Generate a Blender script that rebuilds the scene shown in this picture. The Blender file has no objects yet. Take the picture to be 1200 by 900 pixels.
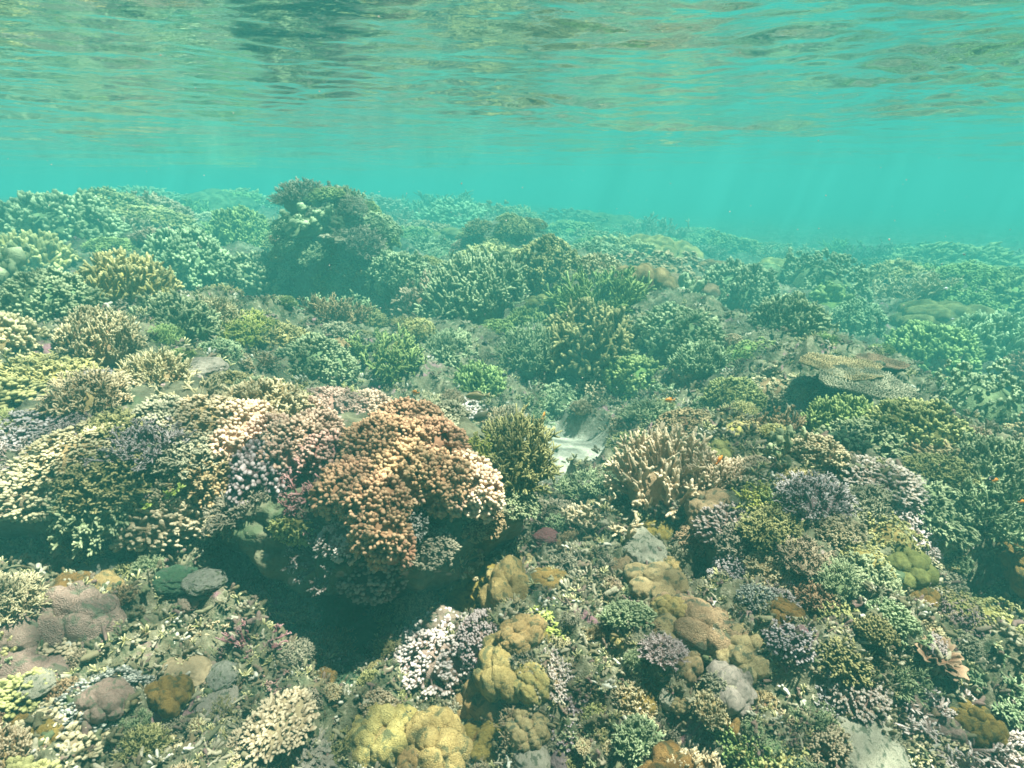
import bpy, bmesh, math, random
import numpy as np
from mathutils import Vector, Matrix
from mathutils.bvhtree import BVHTree

sc = bpy.context.scene
C = sc.collection
R = math.radians

# ------------------------------------------------------------------ camera
PITCH = R(17.47)
FPX = 715.0                                   # focal length in pixels of a 1200 px wide frame
cam_d = bpy.data.cameras.new("camera")
cam = bpy.data.objects.new("camera", cam_d)
C.objects.link(cam)
cam.location = (0, 0, 0)
cam.rotation_euler = (math.pi / 2 - PITCH, 0, 0)
cam_d.sensor_width = 36.0
cam_d.lens = FPX / 1200 * 36.0
cam_d.clip_start = 0.02
cam_d.clip_end = 400
sc.camera = cam

# ------------------------------------------------------------------ sky and sun
SUN_EL, SUN_AZ = R(71), R(78)                 # azimuth clockwise from +Y
w = bpy.data.worlds.new("World")
sc.world = w
w.use_nodes = True
nt = w.node_tree
bg = nt.nodes["Background"]
sky = nt.nodes.new("ShaderNodeTexSky")
sky.sky_type = 'NISHITA'
sky.sun_disc = False
sky.sun_elevation = SUN_EL
sky.sun_rotation = SUN_AZ
nt.links.new(sky.outputs[0], bg.inputs[0])
bg.inputs[1].default_value = 0.05
sun_d = bpy.data.lights.new("sun", 'SUN')
sun_d.energy = 5.0
sun_d.angle = R(0.6)
sun_d.color = (1.0, 0.94, 0.85)
sun = bpy.data.objects.new("sun", sun_d)
C.objects.link(sun)
sdir = Vector((math.sin(SUN_AZ) * math.cos(SUN_EL), math.cos(SUN_AZ) * math.cos(SUN_EL), math.sin(SUN_EL)))
sun.rotation_euler = (-sdir).to_track_quat('-Z', 'Y').to_euler()
sun.location = sdir * 60

sc.view_settings.view_transform = 'Standard'
sc.view_settings.look = 'None'
sc.view_settings.exposure = 2.25
sc.view_settings.gamma = 1.0
sc.view_settings.use_curve_mapping = False

sc.render.engine = 'CYCLES'
cy = sc.cycles
cy.use_denoising = True
try:
    cy.denoiser = 'OPENIMAGEDENOISE'
    cy.denoising_input_passes = 'RGB_ALBEDO_NORMAL'
    cy.denoising_prefilter = 'ACCURATE'
except Exception:
    pass
cy.use_adaptive_sampling = False
cy.max_bounces = 6
cy.diffuse_bounces = 3
cy.glossy_bounces = 3
cy.transmission_bounces = 2
cy.volume_bounces = 3
cy.transparent_max_bounces = 6
cy.sample_clamp_indirect = 6.0
cy.caustics_reflective = False
cy.caustics_refractive = False
cy.filter_width = 1.7

# ------------------------------------------------------------------ numeric helpers
rng = np.random.default_rng(11)

def hash3(ix, iy, iz, seed):
    h = (ix.astype(np.int64) * 73856093) ^ (iy.astype(np.int64) * 19349663) ^ (iz.astype(np.int64) * 83492791) ^ (seed * 2654435761)
    h &= 0xFFFFFFFF
    h = ((h ^ (h >> 16)) * 0x45d9f3b) & 0xFFFFFFFF
    h = ((h ^ (h >> 16)) * 0x45d9f3b) & 0xFFFFFFFF
    return (h ^ (h >> 16)) & 0xFFFFFFFF

def noise(p, seed=0):
    """gradient noise, p (N,3), about -1..1"""
    f = np.floor(p)
    i = f.astype(np.int64)
    d = p - f
    u = d * d * d * (d * (d * 6 - 15) + 10)
    out = 0
    for dx in (0, 1):
        for dy in (0, 1):
            for dz in (0, 1):
                h = hash3(i[:, 0] + dx, i[:, 1] + dy, i[:, 2] + dz, seed)
                gx = ((h & 1023) / 511.5 - 1)
                gy = (((h >> 10) & 1023) / 511.5 - 1)
                gz = (((h >> 20) & 1023) / 511.5 - 1)
                g = gx * (d[:, 0] - dx) + gy * (d[:, 1] - dy) + gz * (d[:, 2] - dz)
                wx = u[:, 0] if dx else 1 - u[:, 0]
                wy = u[:, 1] if dy else 1 - u[:, 1]
                wz = u[:, 2] if dz else 1 - u[:, 2]
                out = out + g * wx * wy * wz
    return out * 1.3

def fbm(p, octv=3, seed=0, lac=2.03, gain=0.5):
    a, s = 1.0, 0
    for k in range(octv):
        s = s + a * noise(p * lac ** k, seed + k)
        a *= gain
    return s

def billow(p, octv=3, seed=0):
    a, s = 1.0, 0
    for k in range(octv):
        s = s + a * (1 - 2 * np.abs(noise(p * 2.07 ** k, seed + k)))
        a *= 0.5
    return s

def norm(v):
    return v / np.maximum(np.linalg.norm(v, axis=-1, keepdims=True), 1e-9)

def sstep(a, b, x):
    t = np.clip((x - a) / (b - a), 0, 1)
    return t * t * (3 - 2 * t)

# ------------------------------------------------------------------ mesh builder
class MB:
    def __init__(s):
        s.v, s.t, s.q, s.tri, s.n = [], [], [], [], 0
    def add(s, v, quads=None, tris=None, t=None):
        v = np.asarray(v, float).reshape(-1, 3)
        s.v.append(v)
        s.t.append(np.zeros(len(v)) if t is None else np.asarray(t, float).ravel())
        if quads is not None and len(quads):
            s.q.append(np.asarray(quads).reshape(-1, 4) + s.n)
        if tris is not None and len(tris):
            s.tri.append(np.asarray(tris).reshape(-1, 3) + s.n)
        s.n += len(v)
        return s
    def tubes(s, P, rad, sides=5, T=None):
        """P (B,K,3) centre lines, rad (B,K); rounded tip on the last point"""
        B, K, _ = P.shape
        if B == 0:
            return s
        tan = np.empty_like(P)
        tan[:, 1:-1] = P[:, 2:] - P[:, :-2]
        tan[:, 0] = P[:, 1] - P[:, 0]
        tan[:, -1] = P[:, -1] - P[:, -2]
        tan = norm(tan)
        main = norm(P[:, -1] - P[:, 0])
        ref = np.where(np.abs(main[:, 2:3]) < 0.8, np.array([[0, 0, 1.0]]), np.array([[1.0, 0, 0]]))
        side = norm(np.cross(tan, ref[:, None, :]))
        up = np.cross(side, tan)
        a = np.linspace(0, 2 * math.pi, sides, endpoint=False)
        ring = P[:, :, None, :] + rad[:, :, None, None] * (np.cos(a)[None, None, :, None] * side[:, :, None, :] + np.sin(a)[None, None, :, None] * up[:, :, None, :])
        tip = P[:, -1] + tan[:, -1] * rad[:, -1:] * 0.7
        V = np.concatenate([ring.reshape(B, K * sides, 3), tip[:, None, :]], 1)
        if T is None:
            T = np.broadcast_to(np.linspace(0, 1, K)[None], (B, K))
        tt = np.concatenate([np.repeat(T, sides, axis=1), T[:, -1:]], 1)
        k, j = np.meshgrid(np.arange(K - 1), np.arange(sides), indexing='ij')
        k, j = k.ravel(), j.ravel()
        jn = (j + 1) % sides
        q = np.stack([k * sides + j, k * sides + jn, (k + 1) * sides + jn, (k + 1) * sides + j], 1)
        jj = np.arange(sides)
        tr = np.stack([(K - 1) * sides + jj, (K - 1) * sides + (jj + 1) % sides, np.full(sides, K * sides)], 1)
        off = (np.arange(B) * (K * sides + 1))[:, None, None]
        s.add(V.reshape(-1, 3), (q[None] + off).reshape(-1, 4), (tr[None] + off).reshape(-1, 3), tt.reshape(-1))
        return s
    def mesh(s, name, mat, smooth=True):
        me = bpy.data.meshes.new(name)
        v = np.concatenate(s.v)
        q = np.concatenate(s.q) if s.q else np.zeros((0, 4), int)
        tr = np.concatenate(s.tri) if s.tri else np.zeros((0, 3), int)
        me.vertices.add(len(v))
        me.vertices.foreach_set("co", v.astype(np.float32).ravel())
        nl = len(q) * 4 + len(tr) * 3
        me.loops.add(nl)
        me.loops.foreach_set("vertex_index", np.concatenate([q.ravel(), tr.ravel()]).astype(np.int32))
        me.polygons.add(len(q) + len(tr))
        st = np.concatenate([np.arange(len(q)) * 4, len(q) * 4 + np.arange(len(tr)) * 3]).astype(np.int32)
        me.polygons.foreach_set("loop_start", st)
        me.update(calc_edges=True)
        at = me.attributes.new("tip", 'FLOAT', 'POINT')
        at.data.foreach_set("value", np.concatenate(s.t).astype(np.float32))
        if smooth:
            me.polygons.foreach_set("use_smooth", np.ones(len(q) + len(tr), bool))
        me.materials.append(mat)
        me.update()
        return me

_ico = {}
def ico(n):
    if n not in _ico:
        bm = bmesh.new()
        bmesh.ops.create_icosphere(bm, subdivisions=n, radius=1)
        bm.verts.ensure_lookup_table()
        _ico[n] = (np.array([v.co[:] for v in bm.verts]), np.array([[v.index for v in f.verts] for f in bm.faces]))
        bm.free()
    return _ico[n]

# ------------------------------------------------------------------ materials
def L(*c):                                     # sRGB 0-255 to linear
    return tuple(((x / 255) / 12.92 if x / 255 < .04045 else ((x / 255 + .055) / 1.055) ** 2.4) for x in c) + (1,)

class NT:
    def __init__(s, name):
        s.m = bpy.data.materials.new(name)
        s.m.use_nodes = True
        s.t = s.m.node_tree
        s.p = s.t.nodes["Principled BSDF"]
        s.out = s.t.nodes["Material Output"]
    def n(s, typ, **kw):
        nd = s.t.nodes.new(typ)
        for k, v in kw.items():
            setattr(nd, k, v)
        return nd
    def l(s, a, b):
        s.t.links.new(a, b)
    def noise(s, vec, scale, detail=4, rough=.6, dist=0):
        nd = s.n("ShaderNodeTexNoise")
        nd.inputs["Scale"].default_value = scale
        nd.inputs["Detail"].default_value = detail
        nd.inputs["Roughness"].default_value = rough
        nd.inputs["Distortion"].default_value = dist
        s.l(vec, nd.inputs["Vector"])
        return nd.outputs["Fac"]
    def vor(s, vec, scale, feature='F1', out="Distance"):
        nd = s.n("ShaderNodeTexVoronoi", feature=feature)
        nd.inputs["Scale"].default_value = scale
        s.l(vec, nd.inputs["Vector"])
        return nd.outputs[out]
    def ramp(s, fac, a, b):
        nd = s.n("ShaderNodeMapRange", interpolation_type='SMOOTHSTEP')
        nd.inputs["From Min"].default_value = a
        nd.inputs["From Max"].default_value = b
        s.l(fac, nd.inputs["Value"])
        return nd.outputs[0]
    def mix(s, fac, a, b, blend='MIX'):
        nd = s.n("ShaderNodeMix", data_type='RGBA', blend_type=blend)
        if isinstance(fac, (int, float)):
            nd.inputs[0].default_value = fac
        else:
            s.l(fac, nd.inputs[0])
        for i, x in ((6, a), (7, b)):
            if isinstance(x, tuple):
                nd.inputs[i].default_value = x
            else:
                s.l(x, nd.inputs[i])
        return nd.outputs[2]
    def math(s, op, a, b=None):
        nd = s.n("ShaderNodeMath", operation=op)
        for i, x in ((0, a), (1, b)):
            if x is None:
                continue
            if isinstance(x, (int, float)):
                nd.inputs[i].default_value = x
            else:
                s.l(x, nd.inputs[i])
        return nd.outputs[0]
    def coords(s):
        return s.n("ShaderNodeTexCoord").outputs["Object"]
    def bump(s, h, strength, dist):
        nd = s.n("ShaderNodeBump")
        nd.inputs["Strength"].default_value = strength
        nd.inputs["Distance"].default_value = dist
        s.l(h, nd.inputs["Height"])
        return nd.outputs[0]

MATS = {}
def coral_mat(name, a, b, tip=None, tip0=.55, tip1=1.0, ns=4.0, bs=60.0, bump=.5, bdist=.01, spots=None, patch=None, rough=.75):
    """a, b: two tones of the tissue; tip: growing tips; spots: scattered marks; patch: algae or bare skeleton"""
    if name in MATS:
        return MATS[name]
    k = NT(name)
    co = k.coords()
    col = k.mix(k.ramp(k.noise(co, ns, 5), .35, .65), a, b)
    fine = k.noise(co, ns * 7, 4, .7)
    col = k.mix(k.math('MULTIPLY', k.ramp(fine, .35, .75), .45), col, tuple(min(1, x * 1.7) for x in b[:3]) + (1,))
    if patch:
        col = k.mix(k.ramp(k.noise(co, ns * .8, 6, .65, .6), .52, .60), col, patch)
    if spots:
        col = k.mix(k.ramp(k.vor(co, ns * 5), .22, .12), col, spots)
    if tip:
        at = k.n("ShaderNodeAttribute", attribute_name="tip")
        col = k.mix(k.ramp(at.outputs["Fac"], tip0, tip1), col, tip)
    oi = k.n("ShaderNodeObjectInfo")
    hs = k.n("ShaderNodeHueSaturation")
    k.l(k.math('ADD', k.math('MULTIPLY', oi.outputs["Random"], .036), .482), hs.inputs["Hue"])
    k.l(k.math('ADD', k.math('MULTIPLY', oi.outputs["Random"], .30), .85), hs.inputs["Value"])
    k.l(col, hs.inputs["Color"])
    k.l(hs.outputs[0], k.p.inputs["Base Color"])
    k.p.inputs["Roughness"].default_value = rough
    k.p.inputs["Specular IOR Level"].default_value = .15
    v = k.vor(co, bs)
    k.l(k.bump(k.math('ADD', k.math('MULTIPLY', v, -1.0), k.math('MULTIPLY', fine, 1.2)), bump, bdist), k.p.inputs["Normal"])
    MATS[name] = k.m
    return k.m

# ------------------------------------------------------------------ object helpers
def obj(name, me, parent=None, loc=None):
    o = bpy.data.objects.new(name, me)
    C.objects.link(o)
    if parent:
        o.parent = parent
    if loc is not None:
        o.location = loc
    return o

def tag(o, label=None, cat=None, group=None, kind=None):
    if label: o["label"] = label
    if cat: o["category"] = cat
    if group: o["group"] = group
    if kind: o["kind"] = kind
    return o

def setmat(o, m):
    if o.material_slots:
        o.material_slots[0].link = 'OBJECT'
        o.material_slots[0].material = m

def ray(px, py):
    u, v = (px - 600) / FPX, (450 - py) / FPX
    return np.array([u, math.cos(PITCH) + v * math.sin(PITCH), -math.sin(PITCH) + v * math.cos(PITCH)])

def proj(p):
    y = p[1] * math.cos(PITCH) - p[2] * math.sin(PITCH)
    z = p[1] * math.sin(PITCH) + p[2] * math.cos(PITCH)
    return 600 + FPX * p[0] / y, 450 - FPX * z / y

def at(px, py, t):                              # t: depth along the view axis in metres
    return ray(px, py) * t

# ------------------------------------------------------------------ the seabed
WATER_Z = 0.45
# low rises of the reef: x, y, radius x, radius y, height
RISES = [
    (-1.9, 2.3, .9, .8, .42), (-2.6, 3.4, 1.1, .9, .30), (-1.5, 3.6, .8, .6, .22),
     (-3.6, 5.6, 1.3, .9, .28), (-0.6, 4.3, .7, .5, .16),
    (.1, 6.6, 1.0, .8, .38), (.75, 5.0, .8, .6, .36), (1.5, 4.3, .7, .5, .26), (-.2, 5.2, .7, .5, .26),
    (.9, 2.15, .42, .40, .20), (1.05, 1.65, .42, .35, .18), (1.75, 2.1, .55, .5, .26),
    (1.75, 3.3, .6, .5, .25), (2.3, 3.9, .6, .5, .2), (2.6, 2.8, .6, .6, .12),
    (.2, 1.25, .3, .3, .12), (.72, 1.2, .3, .3, .14), (-.9, 1.0, .4, .3, .10),
    (3.8, 6.8, 1.3, .9, .2), (2.2, 7.5, 1.4, .9, .22), (5.2, 5.0, 1.2, .9, .2), (-5.5, 8.0, 2.0, 1.4, .15),
    (-1.8, 9.5, 2.0, 1.2, .08), (6.5, 9.0, 2.2, 1.6, .10), (-1.15, 1.3, .5, .35, .06),
]
DIPS = [(-1.45, 5.0, .8, .5, .22), (.55, 3.6, .5, .4, .16), (1.35, 2.6, .30, .35, .2), (1.35, 1.55, .2, .25, .14),
        (2.7, 4.6, .6, .6, .2), (3.3, 3.9, .5, .7, .2)]
SAND = [(.27, 3.0, .32, .55), (.19, 2.45, .11, .26), (1.28, 1.30, .14, .12), (2.05, 2.0, .10, .2), (.62, 1.5, .1, .12)]

def ground_base(x, y):
    r = np.hypot(x, y)
    z = -1.27 + 0.075 * np.clip(-x - .6, 0, 4) - 0.12 * np.clip(x - 1.2, 0, 5)
    z = z + .12 * sstep(4, 9, y) * sstep(3.0, -2.0, x) + .25 * sstep(8, 22, r) * sstep(6, -3, x)
    z = z + .20 * sstep(9, 18, r) * sstep(0, 6, x)
    z = np.where(r > 60, z, z)
    for (a, b, rx, ry, h) in RISES:
        z = z + h * np.exp(-(((x - a) / rx) ** 2 + ((y - b) / ry) ** 2))
    m = np.exp(-(((x - .25) / .42) ** 2 + ((y - 2.85) / .85) ** 2) ** 2)
    z = z * (1 - m) - 1.33 * m
    for (a, b, rx, ry, h) in DIPS:
        z = z - h * np.exp(-(((x - a) / rx) ** 2 + ((y - b) / ry) ** 2))
    return z

def sand_mask(x, y):
    m = 0 * x
    for (a, b, rx, ry) in SAND:
        m = np.maximum(m, np.exp(-(((x - a) / rx) ** 2 + ((y - b) / ry) ** 2)))
    p = np.stack([x * 6, y * 6, 0 * x], 1)
    return sstep(.35, .62, m + .16 * noise(p, 91))

def ground(x, y, fine=True):
    x, y = np.asarray(x, float).ravel(), np.asarray(y, float).ravel()
    z = ground_base(x, y)
    s = 1 - .9 * sand_mask(x, y)
    r = np.hypot(x, y)
    p = np.stack([x, y, 0 * x], 1)
    z = z + s * (.10 * billow(p * 1.7, 2, 3) + .045 * billow(p * 3.4 + 5, 1, 53) + .14 * sstep(3, 9, r) * billow(p * .8, 2, 33))
    if fine:
        z = z + s * (.042 * billow(p * 6.3 + 7, 2, 13) + .017 * billow(p * 19, 2, 23) + .0045 * noise(p * 61, 5))
        z = z + (1 - s) * .004 * noise(p * 30, 8)
    return z

def polar(r0, r1, step, nfront, nback, half):
    nr = int(math.log(r1 / r0) / step)
    rr = r0 * np.exp(np.linspace(0, math.log(r1 / r0), nr))
    a = np.concatenate([np.linspace(-half, half, nfront, endpoint=False), np.linspace(half, 2 * math.pi - half, nback, endpoint=False)])
    na = len(a)
    X = rr[:, None] * np.sin(a)[None]
    Y = rr[:, None] * np.cos(a)[None]
    i, j = np.meshgrid(np.arange(nr - 1), np.arange(na), indexing='ij')
    i, j = i.ravel(), j.ravel()
    jn = (j + 1) % na
    q = np.stack([i * na + j, (i + 1) * na + j, (i + 1) * na + jn, i * na + jn], 1)
    ctr = np.stack([np.arange(na), (np.arange(na) + 1) % na, np.full(na, nr * na)], 1)
    return X.ravel(), Y.ravel(), q, ctr

def seabed_mat():
    k = NT("seabed_rock")
    co = k.coords()
    n1 = k.noise(co, 3.0, 6, .62)
    n2 = k.noise(co, 14, 5, .65)
    n3 = k.noise(co, 55, 4, .7)
    col = k.mix(k.ramp(n1, .38, .62), L(84, 84, 62), L(108, 102, 78))
    col = k.mix(k.ramp(n2, .48, .62), col, L(60, 68, 46))
    col = k.mix(k.ramp(n2, .40, .30), col, L(144, 136, 112))
    col = k.mix(k.ramp(k.noise(co, 7.5, 4, .6, .8), .60, .68), col, L(132, 96, 100))
    col = k.mix(k.math('MULTIPLY', k.ramp(n3, .50, .72), .7), col, L(160, 152, 126))
    col = k.mix(k.math('MULTIPLY', k.ramp(n3, .46, .30), .5), col, L(66, 66, 44))
    at_ = k.n("ShaderNodeAttribute", attribute_name="tip")
    sand = k.mix(k.ramp(n3, .35, .7), L(140, 136, 118), L(176, 170, 150))
    col = k.mix(at_.outputs["Fac"], col, sand)
    k.l(col, k.p.inputs["Base Color"])
    k.p.inputs["Roughness"].default_value = .9
    k.p.inputs["Specular IOR Level"].default_value = .1
    k.l(k.bump(k.math('ADD', n3, k.math('MULTIPLY', k.noise(co, 160, 3, .7), .6)), .8, .012), k.p.inputs["Normal"])
    return k.m

X, Y, q, ctr = polar(.25, 80, .0088, 1050, 120, R(64))
g = MB()
Z = ground(X, Y)
cz = ground(np.array([0.0]), np.array([0.0]))[0]
g.add(np.concatenate([np.stack([X, Y, Z], 1), [[0, 0, cz]]]), q[:, ::-1], ctr, np.concatenate([sand_mask(X, Y), [0]]))
seabed = tag(obj("seabed", g.mesh("seabed", seabed_mat())), kind="structure")

# ------------------------------------------------------------------ the water surface, seen from below
def water_mat():
    k = NT("water_surface")
    for nd in (k.p,):
        k.t.nodes.remove(nd)
    co = k.coords()
    mp = k.n("ShaderNodeMapping")
    mp.inputs["Scale"].default_value = (1.0, 1.5, 1.0)
    mp.inputs["Rotation"].default_value = (0, 0, R(-14))
    k.l(co, mp.inputs["Vector"])
    h = k.math('ADD', k.noise(mp.outputs[0], 9, 3, .5, .4), k.math('MULTIPLY', k.noise(mp.outputs[0], 26, 2, .5), .35))
    bp = k.bump(h, 1.0, .0025)
    fr = k.n("ShaderNodeFresnel")
    fr.inputs["IOR"].default_value = 1.333
    k.l(bp, fr.inputs["Normal"])
    gl = k.n("ShaderNodeBsdfGlossy")
    gl.inputs["Roughness"].default_value = .02
    gl.inputs["Color"].default_value = (1, 1, 1, 1)
    k.l(bp, gl.inputs["Normal"])
    tr = k.n("ShaderNodeBsdfTransparent")
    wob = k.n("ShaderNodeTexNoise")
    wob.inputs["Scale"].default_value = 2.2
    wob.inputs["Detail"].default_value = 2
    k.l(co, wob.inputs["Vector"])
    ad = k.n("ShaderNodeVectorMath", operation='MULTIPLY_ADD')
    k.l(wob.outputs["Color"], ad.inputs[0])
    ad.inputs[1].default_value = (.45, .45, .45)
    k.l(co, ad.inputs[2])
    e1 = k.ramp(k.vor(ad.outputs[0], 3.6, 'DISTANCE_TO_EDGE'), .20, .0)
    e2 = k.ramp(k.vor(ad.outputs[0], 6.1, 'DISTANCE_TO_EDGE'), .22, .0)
    painted_caustics = k.math('ADD', k.math('ADD', k.math('MULTIPLY', e1, .46), k.math('MULTIPLY', e2, .24)), .30)  # caustic web painted into the transparency colour, dappling the sunlight below
    k.l(painted_caustics, tr.inputs["Color"])
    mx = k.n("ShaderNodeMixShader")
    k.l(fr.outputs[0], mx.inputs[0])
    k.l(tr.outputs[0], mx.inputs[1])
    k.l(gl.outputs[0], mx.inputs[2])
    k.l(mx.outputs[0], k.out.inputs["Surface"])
    return k.m

X, Y, q, ctr = polar(.12, 80, .0072, 760, 100, R(62))
ca, sa = math.cos(R(-12)), math.sin(R(-12))
XR, YR = X * ca - Y * sa, X * sa + Y * ca
def waves(x, y):
    p = np.stack([x, y * 1.2, 0 * x], 1)
    r = np.hypot(x, y)
    patch = .42 + .85 * sstep(-.02, .42, noise(np.stack([x * .55, y * .8, 0 * x], 1), 47))
    z = 0
    for amp, fq, sd in ((.050, .85, 41), (.026, 2.1, 42), (.0175, 4.6, 43), (.0098, 9.5, 44), (.0026, 19, 45)):
        z = z + amp * noise(p * fq + sd, sd) / (1 + (r * (.07 + .009 * fq)) ** 2)
    return z * patch
g = MB()
g.add(np.concatenate([np.stack([X, Y, WATER_Z + waves(XR, YR)], 1), [[0, 0, WATER_Z]]]), q[:, ::-1], ctr)
water = tag(obj("water", g.mesh("water", water_mat())), kind="structure")

# the body of the water
hz = MB()
a0, a1, b0, b1 = -84, 84, -4.6, WATER_Z + .12
hz.add([[x, y, z] for z in (b0, b1) for y in (a0, a1) for x in (a0, a1)],
       [[0, 2, 3, 1], [4, 5, 7, 6], [0, 1, 5, 4], [2, 6, 7, 3], [0, 4, 6, 2], [1, 3, 7, 5]])
hm = bpy.data.materials.new("water_body")
hm.use_nodes = True
ht = hm.node_tree
ht.nodes.remove(ht.nodes["Principled BSDF"])
pv = ht.nodes.new("ShaderNodeVolumePrincipled")
pv.inputs["Color"].default_value = (.042, .203, .186, 1)
pv.inputs["Density"].default_value = .18
pv.inputs["Anisotropy"].default_value = 0.0
pv.inputs["Absorption Color"].default_value = (.084, .434, .440, 1)
ht.links.new(pv.outputs[0], ht.nodes["Material Output"].inputs["Volume"])
haze = tag(obj("haze", hz.mesh("haze", hm, smooth=False)), kind="stuff")

# ------------------------------------------------------------------ tissue colours
M = {}
def mk(key, a, b, tip=None, **kw):
    M[key] = coral_mat("coral_" + key, L(*a), L(*b), L(*tip) if tip else None, **{k: (L(*v) if isinstance(v, tuple) and len(v) == 3 else v) for k, v in kw.items()})
mk('orange', (122, 88, 62), (146, 110, 80), (186, 152, 116), tip0=.66, tip1=1.15, patch=(150, 118, 100))
mk('tan', (146, 110, 88), (170, 134, 110), (206, 176, 150), tip0=.6, tip1=1.1, patch=(140, 110, 104))
mk('pinkbrown', (112, 82, 66), (138, 106, 86), (190, 160, 136), tip0=.6, tip1=1.1, patch=(118, 92, 84))
mk('mustard', (152, 128, 76), (180, 156, 100), None, ns=3, bs=46, bump=.7, bdist=.02, spots=(120, 98, 56), patch=(120, 116, 78))
mk('khaki', (144, 122, 84), (172, 150, 108), None, ns=3, bs=46, bump=.7, bdist=.02, spots=(104, 86, 66), patch=(104, 104, 78))
mk('ochre', (120, 96, 46), (148, 122, 64), None, ns=3, bs=46, bump=.7, bdist=.02, patch=(96, 90, 54))
mk('rosy', (128, 106, 92), (150, 126, 110), (182, 164, 152), ns=3, bs=46, bump=.7, bdist=.02, patch=(112, 110, 88))
mk('pink', (118, 94, 86), (144, 118, 106), (202, 186, 174), tip0=.35, tip1=1.0)
mk('lilac', (96, 82, 78), (118, 103, 98), (178, 166, 160), tip0=.5, tip1=1.05)
mk('plum', (74, 58, 54), (96, 78, 72), (172, 158, 150), tip0=.68, tip1=1.05)
mk('redpink', (106, 68, 64), (134, 90, 84), (188, 150, 140), tip0=.5, tip1=1.05)
mk('olive', (82, 82, 44), (108, 104, 58), (176, 168, 112), tip0=.5, tip1=1.05)
mk('sage', (84, 98, 66), (108, 120, 80), (174, 180, 136), tip0=.5, tip1=1.05)
mk('green', (80, 98, 50), (106, 122, 62), (168, 176, 110), tip0=.5, tip1=1.05)
mk('lime', (116, 126, 42), (142, 150, 62), (184, 184, 104), tip0=.5, tip1=1.05)
mk('straw', (124, 102, 68), (148, 124, 86), (202, 184, 146), tip0=.5, tip1=1.05)
mk('cream', (120, 106, 78), (144, 128, 96), (190, 174, 138), tip0=.4, tip1=1.05)
mk('grey', (92, 88, 68), (114, 108, 86), (174, 164, 134), tip0=.55, tip1=1.05)
mk('slate', (62, 64, 58), (84, 84, 76), (176, 172, 156), tip0=.72, tip1=1.05)
mk('beige', (146, 122, 86), (172, 148, 110), (222, 202, 162), tip0=.3, tip1=1.0)
mk('brown', (96, 72, 48), (120, 94, 64), (180, 154, 116), tip0=.55, tip1=1.05)
mk('yellowish', (128, 114, 58), (150, 136, 78), (186, 174, 120), tip0=.5, tip1=1.05)
mk('stone', (112, 110, 96), (140, 136, 120), None, bs=40, bump=.7, bdist=.03, patch=(88, 94, 66), spots=(92, 88, 74))
mk('palegrey', (134, 124, 108), (156, 146, 128), None, ns=5, bs=110, bump=.6, bdist=.02, patch=(120, 114, 98))
mk('white', (170, 160, 136), (194, 184, 160), None, ns=5, bs=110, bump=.8, bdist=.02, patch=(118, 124, 100), spots=(122, 122, 108))
mk('algae', (62, 88, 64), (84, 108, 76), None, bs=40, bump=.8, bdist=.03, patch=(104, 112, 90))
mk('rock', (64, 64, 48), (92, 88, 66), None, ns=3, bs=30, bump=.8, bdist=.02, patch=(66, 76, 50), spots=(150, 126, 118))

# ------------------------------------------------------------------ forms, all of unit radius and standing on z = 0
def fib(n, seed, zmin=-.1):
    r_ = np.random.default_rng(seed)
    k = np.arange(n) + .5
    z = 1 - (1 - zmin) * k / n
    a = k * 2.399963 + r_.normal(0, .25, n)
    z = np.clip(z + r_.normal(0, .5 / math.sqrt(n), n), zmin, 1)
    s = np.sqrt(np.clip(1 - z * z, 0, 1))
    return np.stack([s * np.cos(a), s * np.sin(a), z], 1)

def dome_base(seed, r=.75, flat=.7, name="base", mat='rock', amp=.16, sub=4, freq=2.2):
    v, f = ico(sub)
    d = 1 + amp * billow(v * freq + seed * 3.7, 3, seed)
    p = v * d[:, None] * np.array([r, r, r * flat])
    p[:, 2] = np.where(p[:, 2] < 0, p[:, 2] * .8, p[:, 2])
    return MB().add(p, None, f, np.zeros(len(p))).mesh(name, M[mat])

def bend(P0, D, length, K, seed, curl=.25, upc=.0):
    """B curved centre lines from P0 along D"""
    r_ = np.random.default_rng(seed)
    B = len(P0)
    P = np.empty((B, K, 3))
    P[:, 0] = P0
    d = D.copy()
    bd = r_.normal(0, curl / K, (B, 3))
    for k in range(1, K):
        d = norm(d + bd + r_.normal(0, curl / K * .6, (B, 3)) + np.array([0, 0, upc / K]))
        P[:, k] = P[:, k - 1] + d * (length / (K - 1))[:, None]
    return P

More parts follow.
